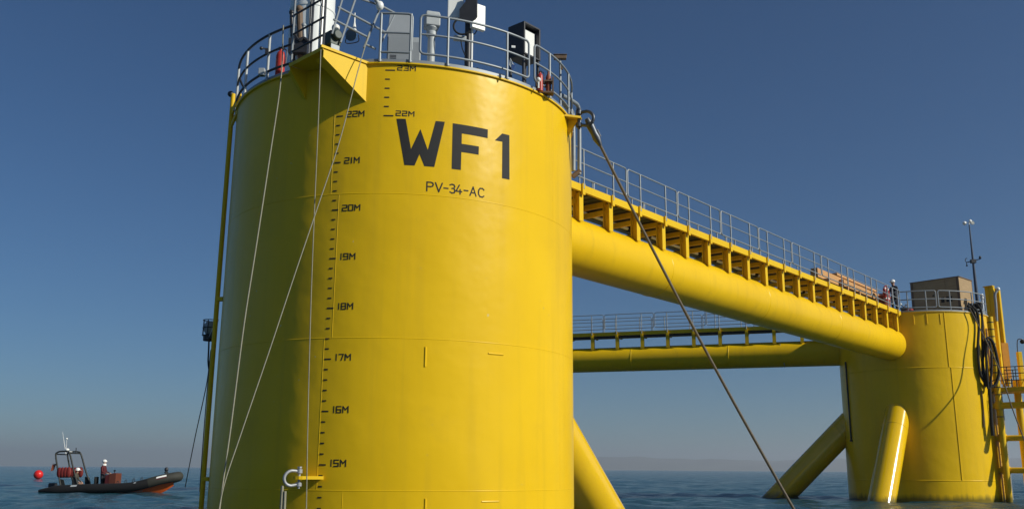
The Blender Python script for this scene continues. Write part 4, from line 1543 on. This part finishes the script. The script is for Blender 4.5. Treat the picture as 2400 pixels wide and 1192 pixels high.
# ================================================================== RIGHT COLUMN TOP
RG2 = 'curved railings on the right column top'
curved_railing('left section of grey railing on the right column, before the crate', FC, FR - .02, -0.52, -0.06, (-0.42, -0.19), RG2, hoop=(False, True), r=.03)
curved_railing('right section of grey railing on the right column, before the mast', FC, FR - .02, -0.03, .95, (.13, .5, .9), RG2, hoop=(True, False), r=.03)
curved_railing('short railing stub between the walkway end and the crate on the right column', FC, FR - .02, -0.85, -0.54, (-.66,), RG2, hoop=(False, False), r=.03)
pa, pb = at(2136, 690, 53.0), at(2250, 690, 51.0)
ztc, zbc = at(2250, 648, 51.0).z, ZT + .14
dcr = (v3(pb, 0) - v3(pa, 0)); lcr = dcr.length; dcr.normalize()
ncr = Vector((-dcr.y, dcr.x, 0))
wcr = 1.75
cr = thing('wooden_crate', 'big brown wooden crate standing on the right column top', 'crate', v3(pa.lerp(pb, .5) + ncr * wcr / 2, ZT))
cc = v3(pa.lerp(pb, .5) + ncr * wcr / 2, (ztc + zbc) / 2)
mb = MB(); mb.box(cc, (lcr, wcr, ztc - zbc), (dcr, ncr, Zv))
mb.build('box', 'crate_wood', cr, smooth=False)
for s_ in (-1, 1):
    mb = MB()
    for y_ in (-1, 1):
        mb.box(cc + dcr * s_ * (lcr / 2 - .06) + ncr * y_ * (wcr / 2 + .012), (.14, .026, ztc - zbc + .02), (dcr, ncr, Zv))
    mb.build('corner_batten', 'brown_metal', cr, smooth=False)
mb = MB()
mb.box(cc + Zv * ((ztc - zbc) / 2 + .018), (lcr + .08, wcr + .08, .035), (dcr, ncr, Zv))
mb.build('lid', 'brown_metal', cr, smooth=False)
for s_ in (-.42, 0, .42):
    mb = MB(); mb.box(v3(cc + dcr * s_ * lcr, ZT + .07), (.14, wcr, .138), (dcr, ncr, Zv)); mb.build('skid', 'brown_metal', cr, smooth=False)
for s_ in (-.22, .2):
    mb = MB(); mb.box(cc + dcr * s_ * lcr - ncr * (wcr / 2 + .010), (.10, .022, ztc - zbc), (dcr, ncr, Zv)); mb.build('batten', 'crate_wood', cr, smooth=False)
mb = MB()
for du, dz_, a_, b_ in ((.28, -.08, .62, .30), (-.05, .22, .10, .08)):
    mb.box(cc + dcr * du * lcr * .8 - ncr * (wcr / 2 + .008) + Zv * dz_, (a_, .012, b_), (dcr, ncr, Zv))
mb.build('stencil_mark', 'black_paint', cr, smooth=False)
# deck clutter left of the crate
q = at(2118, 712, 52.3)
cp = thing('capstan', 'dark capstan with white handles between the person and the crate', 'capstan', v3(q, ZT))
mb = MB(); mb.lathe([(.24, 0), (.24, .1), (.15, .2), (.13, .6), (.20, .7), (.20, .8), (.001, .82)], v3(q, ZT), 24); mb.build('drum', 'dark_metal', cp)
mb = MB()
for a in (0.3, 2.4, 4.5): mb.ball(v3(q, ZT + .95) + Vector((math.cos(a) * .16, math.sin(a) * .16, .1 * math.sin(a))), .065, seg=10, rings=8)
mb.build('handle_knob', 'white', cp)
mb = MB()
for a in (0.3, 2.4, 4.5): mb.tube([v3(q, ZT + .8), v3(q, ZT + .95) + Vector((math.cos(a) * .16, math.sin(a) * .16, .1 * math.sin(a)))], .025, 6)
mb.build('handle_rod', 'dark_metal', cp)
q = at(2131, 712, 51.6)
rb_ = thing('red_drum', 'faded red drum tucked against the left end of the crate', 'drum', v3(q, ZT))
mb = MB(); mb.lathe([(.001, 0), (.19, 0), (.2, .02), (.19, .04), (.19, .3), (.2, .32), (.19, .34), (.19, .56), (.2, .58), (.17, .6), (.001, .59)], v3(q, ZT), 24); mb.build('drum', 'red', rb_)
mb = MB(); mb.lathe([(.001, .59), (.04, .59), (.04, .625), (.001, .625)], v3(q + Vector((.08, -.05, 0)), ZT), 12); mb.build('bung', 'white', rb_)

# weather mast
P = at(2290, 700, 50.6)
zm0, zm1 = ZT, at(2268, 526, 50.6).z
ms = thing('weather_mast', 'thin dark mast with white wind cups on the right column top', 'mast', v3(P, ZT))
mb = MB()
zj = at(2280, 612, 50.6).z
mb.tube([v3(P, ZT), v3(P, ZT + 1.2), v3(P, zj), v3(P, zm1)], [.10, .09, .06, .03], 14)
mb.build('pole', plain('navy_mast_paint', (.03, .045, .08), .5), ms)
mb = MB()
mb.tube([v3(P, zj) + Vector((-.32, .1, -.05)), v3(P, zj) + Vector((.38, -.1, .12))], .025, 8)
mb.box(v3(P, zj), (.26, .2, .2))
mb.ball(v3(P, zj) + Vector((.36, -.1, .20)), .07, 1, 1, 1.2, 12, 8)
mb.tube(smooth_path([v3(P, zj) + Vector((-.32, .1, -.05)), v3(P, zj) + Vector((-.38, .1, .06)), v3(P, zj) + Vector((-.33, .1, .18)), v3(P, zj) + Vector((-.26, .1, .18))], 5), .02, 6)
mb.tube([v3(P, zj) + Vector((-.32, .1, -.05)), v3(P, zj) + Vector((-.32, .1, -.22))], .02, 6); mb.ball(v3(P, zj) + Vector((-.32, .1, -.22)), .05, seg=10, rings=8)
mb.build('cross_arm', 'dark_metal', ms)
mb = MB()
for a in (.2, 2.3, 4.4):
    e_ = v3(P, zm1 + .12) + Vector((math.cos(a) * .24, math.sin(a) * .24, 0))
    mb.tube([v3(P, zm1 + .12), e_], .015, 6)
    mb.lathe([(.11, .0), (.10, .06), (.06, .11), (.001, .125), (.001, .115), (.055, .10), (.09, .055), (.10, 0)], e_, 14, (-math.sin(a), math.cos(a), 0))
mb.tube([v3(P, zm1), v3(P, zm1 + .16)], .03, 8)
mb.build('wind_cups', 'white', ms)
mb = MB(); q = v3(P, ZT) + Vector((.28, 0, 0))
mb.lathe([(.05, 0), (.05, 1.0), (.09, 1.02), (.10, 1.2), (.06, 1.3), (.001, 1.32)], q, 14)
nl = tag(mb.build('navigation_light', 'white', None), 'small white navigation light right of the weather mast foot', 'lamp', None)

# hose reel / winch at the rim
P = at(2283, 694, 49.9)
hr = thing('hose_reel', 'dark hose reel and fittings at the foot of the weather mast', 'reel', v3(P, ZT))
axr = (dcr * .8 + ncr * .2).normalized()
mb = MB()
mb.lathe([(.08, -.32), (.34, -.32), (.34, -.28), (.2, -.28), (.2, .28), (.34, .28), (.34, .32), (.08, .32)], v3(P, ZT + .4), 24, axr)
mb.build('drum', 'dark_metal', hr, angle=30)
mb = MB()
for k in range(6):
    mb.tube([v3(P, ZT + .4) + axr * (-.2 + .08 * k) + (ncr * math.cos(a) + Zv * math.sin(a)) * .25 for a in [2 * math.pi * i / 24 for i in range(25)]], .035, 6)
mb.build('hose_turns', 'black_rubber', hr)
mb = MB()
for k in (-.36, .36):
    mb.prism([v3(P, ZT) + axr * k + ncr * .3, v3(P, ZT) + axr * k - ncr * .3, v3(P, ZT + .45) + axr * k], axr * .03)
mb.build('stand', 'galv', hr, smooth=False)

# black hoses hanging down the right column
def hose(label, pts, r):
    mb = MB()
    mb.tube(smooth_path(pts, 8), r, 10)
    return tag(mb.build('hanging_hose', 'black_rubber', None), label, 'hose', 'black hoses hanging down the right column')
def hf(Y, *pts): return [at(x, y, Y) for x, y in pts]
def hs(r, *pts): return [on_round(x, y, FC, FR + r) for x, y in pts]
hose('straight thick black hose hanging left of the hose loop on the right column', hs(.16, (2278, 716), (2290, 732), (2294, 765), (2292, 820), (2298, 876), (2316, 906)), .07)
hose('second black hose hugging the straight thick one on the right column', hs(.14, (2290, 712), (2301, 735), (2302, 800), (2305, 860), (2318, 902)), .06)
hose('big black hose loop hanging around the ladder of the right column', hf(48.85, (2310, 905), (2303, 860), (2306, 812), (2314, 792), (2326, 800), (2335, 830), (2341, 870), (2334, 898), (2320, 908)), .075)
hose('inner black hose loop on the right column', hf(48.7, (2316, 910), (2312, 860), (2312, 818), (2316, 798), (2322, 817), (2324, 860), (2321, 905)), .06)
hose('thick black hose bundle dropping from the loop towards the water', hf(48.8, (2318, 900), (2321, 940), (2324, 990), (2327, 1020)), .09)
hose('slack black hose end lying on the rim of the right column', hs(.12, (2268, 716), (2278, 722), (2285, 738), (2289, 752)), .06)
rope('chain_line', 'thin line on the shaded wall below the hose loop', hs(.06, (2300, 915), (2304, 950), (2306, 1000)), .03, 'brown_metal', None, 'line')

# ================================================================== BOAT LANDING AT THE RIGHT EDGE
YB = 49.3
bl = thing('boat_landing', 'yellow boat landing frame of posts and rungs at the right picture edge', 'boat landing', v3(at(2365, 1165, YB), 0))
p_ = at(2358, 1100, YB)
zA = at(2322, 742, YB).z
mb = MB(); mb.tube([v3(p_, -1.4), v3(p_, zA)], .155, 24)
mb.build('fender_and_shadow_post', 'yellow_steel', bl)
mb = MB(); pf = p_ + Vector((.17, .32, 0)); mb.tube([v3(pf, -1.4), v3(pf, zA - .5)], .155, 24)  # extra post added behind the fender to widen its shadow on the column
mb.build('fender_and_shadow_post', 'yellow_steel', bl)
mb = MB(); pf = p_ + Vector((-.10, -.20, 0)); mb.tube([v3(pf, -1.4), v3(pf, 4.2)], .15, 24)  # another post added in front, only to throw more shade on the column
mb.build('fender_and_shadow_post', 'yellow_steel', bl)
fpost = [o for o in bl.children if o.name.startswith('fender_and_shadow_post')][0]
k = .1
while k < zA - .1:
    mb = MB()
    mb.lathe([(.154, -.025), (.172, -.015), (.172, .015), (.154, .025)], v3(p_, k), 20)
    mb.build('fender_ring', 'dark_metal', fpost)
    k += .38
mb = MB(); q = p_ + Vector((.34, .35, 0)); mb.tube([v3(q, -1.4), v3(q, at(2340, 880, YB).z)], .06, 12); mb.build('ladder_rail', 'galv', bl)
q2 = p_ + Vector((2.4, -1.9, 0))
for y_, r in ((950, .17), (1026, .15), (1101, .15)):
    z_ = at(2362, y_, YB).z
    mb = MB()
    mb.tube([v3(p_, z_), v3(q2, z_)], r, 18)
    mb.build('cross_tube', 'yellow_steel', bl)
    mb = MB()
    mb.lathe([(.158, -.2), (.21, -.2), (.21, .2), (.158, .2)], v3(p_, z_), 20)
    mb.build('collar', 'yellow_steel', bl, angle=30)
    mb = MB()
    mb.tube([v3(p_, z_), v3(FC + (v3(p_, 0) - FC).normalized() * (FR - .1), z_)], r * .85, 16)
    mb.build('strut', 'yellow_steel', bl)
mb = MB(); q = at(2394, 1000, YB + 1.2); mb.tube([v3(q, -1.4), v3(q, at(2394, 890, YB + 1.2).z)], .18, 18); mb.build('rear_post', 'yellow_steel', bl)
zp = at(2370, 912, YB).z
mb = MB()
pc = p_ + Vector((1.45, .25, 0))
BX_, BY_ = Vector((.80, -.60, 0)), Vector((.60, .80, 0))
mb.box(v3(pc, zp), (3.0, 1.9, .22), (BX_, BY_, Zv)); mb.build('deck', 'yellow_steel', bl, smooth=False, bevel=.02)
lrail = thing('guard_railing', 'thin dark railing on the boat landing deck at the right edge', 'railing', v3(pc, zp))
def onb(a, b, h): return v3(pc + BX_ * a + BY_ * b, zp + .11 + h)
for h in (.35, .7, 1.05):
    mb = MB()
    mb.tube([onb(-1.3, -.9, h), onb(1.45, -.9, h), onb(1.45, .9, h), onb(-1.3, .9, h)], .022, 8)
    mb.build('rail', 'dark_rail', lrail)
for x_ in (-1.3, -.5, -.1, .6, 1.4):
    for y_ in (-.9, .9):
        mb = MB(); mb.tube([onb(x_, y_, -.01), onb(x_, y_, 1.06)], .024, 8); mb.build('stanchion', 'dark_rail', lrail)
# tall yellow posts behind the hoses
for (x0, x1, yt, yb, Yq, lab) in ((2309, 2325, 672, 900, 50.9, 'wide yellow guide post beside the weather mast, left one of the pair'), (2327, 2339, 678, 905, 51.2, 'narrower yellow guide post right of the wide one')):
    c0 = at((x0 + x1) / 2, yt, Yq)
    wd = abs(at(x1, yt, Yq).x - at(x0, yt, Yq).x)
    gp = thing('guide_post', lab, 'post', v3(c0, 5.2), 'yellow guide posts on the right column')
    zlo = at(x0 + 25, yb, Yq).z
    mb = MB()
    GX, GY = Vector((.62, -.785, 0)), Vector((.785, .62, 0))
    wd *= 1.35
    hz_, ht_ = (c0.z + zlo) / 2, c0.z - zlo
    mb.box(v3(c0, hz_), (wd * .9, .03, ht_), (GX, GY, Zv))
    mb.box(v3(c0 + GX * wd * .43 + GY * .09, hz_), (.03, .15, ht_), (GX, GY, Zv))
    mb.box(v3(c0 - GX * wd * .43 + GY * .09, hz_), (.03, .15, ht_), (GX, GY, Zv))
    mb.box(v3(c0 - GX * wd * .05 - GY * .03, hz_), (.03, .04, ht_), (GX, GY, Zv))
    mb.build('channel', 'yellow_steel', gp, smooth=False)
    mb = MB()
    mb.box(v3(c0, c0.z + .02), (wd, .3, .04), (GX, GY, Zv)); mb.build('cap_plate', 'yellow_steel', gp, smooth=False)
    for z_ in (7.4, 8.9):
        mb = MB(); mb.beam(v3(c0 + Vector((0, .1, 0)), z_), v3(FC + (v3(c0, 0) - FC).normalized() * (FR - .1), z_), .16, .16); mb.build('wall_bracket', 'yellow_steel', gp, smooth=False)
q = at(2339, 678, 50.6)
sp = thing('camera_post', 'grey swan-neck post with a white ball right of the guide posts', 'post', v3(q, 8))
mb = MB(); mb.tube(smooth_path([at(2336, 752, 50.6), at(2334, 715, 50.6), at(2332, 690, 50.6), at(2337, 681, 50.6)], 6), .07, 12); mb.build('pole', 'galv', sp)
mb = MB(); mb.ball(at(2339, 677, 50.6), .11); mb.build('ball', 'white', sp)
mb = MB(); mb.beam(at(2336, 750, 50.6), at(2330, 746, 51.2), .1, .1); mb.build('clamp', 'dark_metal', sp)
# orange panel, standing on the landing deck
a_, b_ = at(2346, 803, 51.0), at(2371, 886, 51.0)
op = thing('orange_panel', 'flat orange-yellow board standing upright on the boat landing deck', 'board', v3((a_ + b_) / 2, zp + .11))
mb = MB(); mb.box((a_ + b_) / 2, (abs(b_.x - a_.x), .06, a_.z - b_.z)); mb.build('board', 'orange_panel', op, smooth=False)
for x_ in (-.2, .2):
    mb = MB(); q = (a_ + b_) / 2 + Vector((x_, .06, 0)); mb.box(v3(q, (a_.z + zp + .11) / 2 - .05), (.05, .05, a_.z - zp - .25)); mb.build('leg', 'dark_metal', op, smooth=False)
# lamp post on the landing
q = at(2393, 870, 50.2)
lp2 = thing('lamp_post', 'yellow post with a black hanging lamp at the right picture edge', 'lamp post', v3(q, zp + .11))
mb = MB(); mb.box(v3(q, (zp + .11 + at(2390, 824, 50.2).z) / 2), (.22, .22, at(2390, 824, 50.2).z - zp - .11)); mb.build('post', 'yellow_steel', lp2, smooth=False, bevel=.02)
mb = MB(); mb.tube(smooth_path([at(2385, 826, 50.2), at(2384, 805, 50.2), at(2386, 795, 50.2), at(2394, 794, 50.2), at(2398, 798, 50.2)], 6), .025, 8); mb.build('arm', 'dark_metal', lp2)
mb = MB(); mb.ball(at(2396, 800, 50.2), .12); mb.build('lamp', 'black_rubber', lp2)
rope('mooring_line', 'thin dark line slanting across the boat landing at the right edge', [on_round(2272, 722, FC, FR + .2), at(2290, 756, 48.6), at(2312, 800, 48.2), at(2336, 850, 47.8), at(2351, 890, 47.2), at(2374, 960, 46.5), at(2400, 1030, 46), at(2425, 1110, 45.5)], .03, 'wire', None, 'line')
# dark vertical cable on the shaded wall of the right column
th_c = -1.47
mb = MB(); q = oncol(FC, FR + .05, th_c, 0)
mb.tube([v3(q, 3.1), v3(q, 7.4)], .045, 8); mb.box(v3(q, 3.1), (.12, .12, .08))
tag(mb.build('wall_cable', 'dark_metal', None), 'dark vertical cable on the left side of the right column', 'cable')
rope('rope', 'short pale rope end dangling from the distant walkway by the right column', [at(1828, 806, 54.2), at(1832, 830, 54.2), at(1840, 860, 54.2)], .03, 'rope', None)

# ================================================================== BOAT
BX = at(272, 1146, 56.0)
boat = thing('inflatable_boat', 'black rigid inflatable boat with orange hull, roll bar and two people', 'boat', (BX.x, 56.0, -.24))
BYAW = R_(-3)
BSC = .93
boat.scale = (BSC,) * 3
boat.rotation_euler = (0, R_(-2.0), BYAW)
def bput(mb, name, mat, par=None, **k):
    o = mb.build(name, mat, None, **k)
    o.parent = par or boat
    return o
# local frame: x forward (bow +), y to port, z up; length -4.3..4.3
def tube_path(sgn):
    return [(-4.35, sgn * 1.0, .50), (-3.6, sgn * 1.03, .52), (-1.5, sgn * 1.05, .56), (.6, sgn * 1.04, .55), (1.5, sgn * 1.01, .60), (2.3, sgn * .90, .76), (3.15, sgn * .66, .98), (3.75, sgn * .32, 1.10), (3.95, 0, 1.14)]
left = smooth_path(tube_path(1), 6)
right = smooth_path(tube_path(-1), 6)
path = left + right[::-1][1:]
n_ = len(path)
rad = []
for i, p_ in enumerate(path):
    r = .285 if p_.x > -3.3 else .285 * max(.16, 1 - (-3.3 - p_.x) / 1.25 * .8)
    rad.append(r)
mb = MB(); mb.tube(path, rad, 20)
bput(mb, 'tube', 'hypalon')
mb = MB()
seg = [i for i, p_ in enumerate(path) if p_.x > 2.35]
mb.tube([path[i] for i in seg], [.293] * len(seg), 20)
bput(mb, 'bow_cover', 'hypalon_grey')
# hull
mb = MB()
st = [(-3.9, .85, -.30, .20), (-1, .80, -.40, .20), (1.2, .78, -.30, .30), (2.4, .58, .04, .60), (3.2, .26, .42, .84), (3.65, .05, .70, 1.0)]
vs = []
for x_, hw, zk, zc in st:
    vs += [(x_, -hw, zc), (x_, -hw * .95, zk + (zc - zk) * .45), (x_, 0, zk - .12), (x_, hw * .95, zk + (zc - zk) * .45), (x_, hw, zc)]
fs = []
for i in range(len(st) - 1):
    for j in range(4):
        a_ = i * 5 + j
        fs.append((a_, a_ + 1, a_ + 6, a_ + 5))
fs.append((0, 1, 2, 3, 4)[::-1])
mb.add(vs, fs)
bput(mb, 'hull', 'orange', angle=25)
mb = MB(); mb.prism([(-3.9, -.82, .26), (1.6, -.78, .26), (2.9, -.3, .5), (2.9, .3, .5), (1.6, .78, .26), (-3.9, .82, .26)], (0, 0, .04))
bput(mb, 'sole', 'grey_paint', smooth=False)
# console and seat
mb = MB()
mb.prism([(-.62, -.38, .3), (.06, -.38, .3), (.10, -.38, 1.42), (-.04, -.38, 1.46), (-.55, -.38, 1.34)], (0, .76, 0))
con = bput(mb, 'console', 'dark_red', smooth=False, bevel=.03)
mb = MB(); mb.prism([(-.30, -.39, .34), (-.28, -.39, 1.42), (.13, -.39, 1.44), (.10, -.39, .34)], (0, .78, 0))
bput(mb, 'console_front', 'console_brown', con, smooth=False)
mb = MB(); mb.tube([(-.60, .17 * math.cos(a), 1.28 + .17 * math.sin(a)) for a in [2 * math.pi * i / 20 for i in range(21)]], .018, 8); mb.tube([(-.60, 0, 1.28), (-.5, 0, 1.24)], .02, 6)
bput(mb, 'steering_wheel', 'black_rubber', con)
mb = MB(); mb.tube([(-.1, -.1, 1.4), (-.1, -.1, 1.58)], .02, 6); mb.box((-.1, -.1, 1.6), (.08, .12, .09))
bput(mb, 'compass', 'black_rubber', con)
mb = MB(); mb.box((-1.25, 0, .55), (.5, .42, .5)); mb.box((-1.28, 0, 1.02), (.12, .42, .5))
bput(mb, 'jockey_seat', 'black_rubber', smooth=False, bevel=.04)
mb = MB(); mb.box((-2.45, 0, .50), (.6, 1.1, .42))
bput(mb, 'rear_bench', 'black_rubber', smooth=False, bevel=.04)
# roll bar (A-frame)
fr_ = MB()
for y_ in (-.8, .8):
    fr_.tube(smooth_path([(-3.08, y_, .62), (-3.36, y_ * .95, 1.6), (-3.62, y_ * .9, 2.62), (-3.55, y_ * .85, 2.80), (-3.38, y_ * .85, 2.86), (-2.95, y_ * .85, 2.85), (-2.74, y_ * .87, 2.68), (-2.40, y_ * .93, 1.7), (-1.98, y_, .62)], 5), .05, 10)
for x_, z_, w_ in ((-3.60, 2.70, .72), (-2.78, 2.74, .73), (-3.28, 1.3, .75)):
    fr_.tube([(x_, -w_, z_), (x_, w_, z_)], .036, 8)
for y_ in (-.8, .8):
    fr_.prism([(-3.14, y_, .5), (-2.75, y_, .5), (-2.98, y_ * .97, 1.15), (-3.24, y_ * .97, 1.2)], (0, .03, 0))
    fr_.prism([(-2.40, y_, .5), (-1.92, y_, .5), (-2.14, y_ * .96, 1.25), (-2.42, y_ * .96, 1.3)], (0, .03, 0))
rollbar = bput(fr_, 'roll_bar', 'frame_black')
for k in range(4):
    for y_ in (-.76, .76):
        mb = MB()
        mb.ball((-3.28 + .19 * k, y_, 1.58), .29, .60, .36, 1.12, 14, 10)
        bput(mb, 'red_bag', 'bag_red', rollbar)
mb = MB(); mb.tube([(-3.58, .4, 2.75), (-3.9, .4, 4.1)], [.022, .010], 8)
bput(mb, 'antenna', 'white', rollbar)
mb = MB(); mb.ball((-3.3, 0, 2.98), .13, 1, 1, .7, 14, 8); mb.tube([(-3.35, 0, 2.7), (-3.38, 0, 3.6)], .012, 6); mb.ball((-3.38, 0, 3.66), .06, seg=10, rings=6)
mb.tube([(-3.3, -.6, 2.86), (-3.3, .6, 2.86)], .03, 6)
bput(mb, 'masthead_light', 'white', rollbar)
mb = MB(); mb.tube([(-2.88, .3, 2.76), (-2.88, .3, 3.1)], .03, 6)
bput(mb, 'horn', 'dark_metal', rollbar)
# flag
mb = MB(); mb.tube([(-3.46, -.7, 2.1), (-3.80, -.7, 2.12)], .012, 5)
fl = bput(mb, 'flag_staff', 'dark_metal', rollbar)
mb = MB(); mb.prism([(-3.56, -.7, 2.1), (-3.80, -.71, 2.08), (-3.86, -.75, 1.68), (-3.70, -.70, 1.72)], (.004, .012, 0))
bput(mb, 'flag', 'clay_orange', fl, smooth=False)
# outboard engine
mb = MB(); mb.box((-4.05, 0, .72), (.42, .4, .5)); mb.box((-4.05, 0, .25), (.16, .12, .6))
bput(mb, 'outboard_engine', 'dark_metal', smooth=False, bevel=.06)
# grab handles and seats along the tube
for k in range(4):
    x_ = .36 + .50 * k
    mb = MB()
    z_ = .90 + .055 * k
    mb.tube(smooth_path([(x_ - .05, -.55, .4), (x_ - .06, -.55, z_ - .02), (x_, -.55, z_ + .06), (x_ + .06, -.55, z_ - .02), (x_ + .05, -.55, .4)], 4), .022, 6)
    bput(mb, 'grab_handle', 'dark_metal')
mb = MB(); mb.tube([(3.15, 0, .9), (3.15, 0, 1.60)], .06, 10); mb.ball((3.15, 0, 1.58), .12, 1, 1, 1.2, 12, 8); mb.tube([(3.15, -.25, 1.4), (3.15, .25, 1.4)], .04, 8)
bput(mb, 'tow_post', 'dark_metal')
# white patches on the tube
def patch(x0, x1, tone, zlo, zhi):
    mb = MB()
    ids = [i for i, p_ in enumerate(path) if x0 <= p_.x <= x1 and p_.y < 0]
    if len(ids) < 2:
        return
    vs = []
    for i in ids:
        p_, d_ = path[i], (path[min(i + 1, n_ - 1)] - path[max(0, i - 1)]).normalized()
        out_ = d_.cross(Vector((0, 0, 1))).normalized()
        if out_.y > 0: out_ = -out_
        for a in (zlo, (zlo + zhi) / 2, zhi):
            vs.append(p_ + (out_ * math.cos(a) + Vector((0, 0, 1)) * math.sin(a)) * .302)
    fs = []
    for i in range(len(ids) - 1):
        for j in range(2):
            k = i * 3 + j
            fs.append((k, k + 1, k + 4, k + 3))
    mb.add(vs, fs)
    bput(mb, 'patch', tone)
patch(2.75, 3.42, 'white', .45, .85)
patch(2.75, 3.42, 'dark_red', .2, .44)
patch(-2.4, -1.75, 'light_grey', .55, 1.0)
patch(1.55, 1.8, 'light_grey', .6, .85)

def in_boat(x_, y_, z_):
    return Matrix.Translation(boat.location) @ Matrix.Rotation(BYAW, 4, 'Z') @ Matrix.Rotation(R_(-2.0), 4, 'Y') @ (Vector((x_, y_, z_)) * BSC)
person('person in dark red jacket and white hat standing at the boat console', in_boat(-.92, 0, .32), BYAW, STAND, 'navy_cloth', hat='hood', suit_top='dark_red', scale=1.0)
person('person with white helmet sitting low under the boat roll bar', in_boat(-2.62, -.2, .32), BYAW, SIT, 'brown_cloth', hat='helmet')
# buoy
bp_ = at(90, 1111, 112)
k_ = CAM_Z
by = thing('marker_buoy', 'round red buoy floating left of the inflatable boat', 'buoy', (bp_.x, 112, 0))
mb = MB(); mb.ball((bp_.x, 112, bp_.z), .52, seg=28, rings=18); mb.build('float', 'buoy_red', by)
mb = MB(); mb.tube([(bp_.x + .51 * math.cos(a), 112 + .05, bp_.z + .51 * math.sin(a)) for a in [2 * math.pi * i / 24 for i in range(25)]], .02, 6)
mb.tube([(bp_.x, 112, bp_.z - .4), (bp_.x, 112, -.5)], .09, 10)
mb.build('seam', 'dark_red', by)

# ================================================================== FAR BUILDINGS ON THE COAST
for px, hgt, lab in ((1780, 20, 'tiny white tower on the hazy coast, left of the other two'), (1790, 28, 'tiny white tower on the hazy coast, middle one'), (1799, 18, 'tiny white tower on the hazy coast, nearest to the tow wire')):
    q = at(px, 1100, 8550)
    mb = MB()
    mb.lathe([(12, 0), (11, hgt * .9), (6, hgt), (.01, hgt + 4)], (q.x, 8550, 0), 16)
    tag(mb.build('coast_tower', 'haze_building', None), lab, 'tower', 'white towers on the far coast')

# ================================================================== HAZE
mz = bpy.data.materials.new('sea_haze')
mz.use_nodes = True
nz_ = mz.node_tree
nz_.nodes.clear()
pv_ = nz_.nodes.new('ShaderNodeVolumePrincipled')
pv_.inputs['Color'].default_value = (0.80, 0.86, 0.95, 1)
pv_.inputs['Density'].default_value = 1.5e-4
pv_.inputs['Anisotropy'].default_value = 0.3
ou_ = nz_.nodes.new('ShaderNodeOutputMaterial')
nz_.links.new(pv_.outputs[0], ou_.inputs['Volume'])
mb = MB()
mb.box((0, 0, 124), (31000, 31000, 254))
hz = mb.build('haze', mz, None, smooth=False)
tag(hz, 'thin pale sea haze', None, None, 'stuff')

for o in bpy.data.objects:
    if '_abs' in o: del o['_abs']
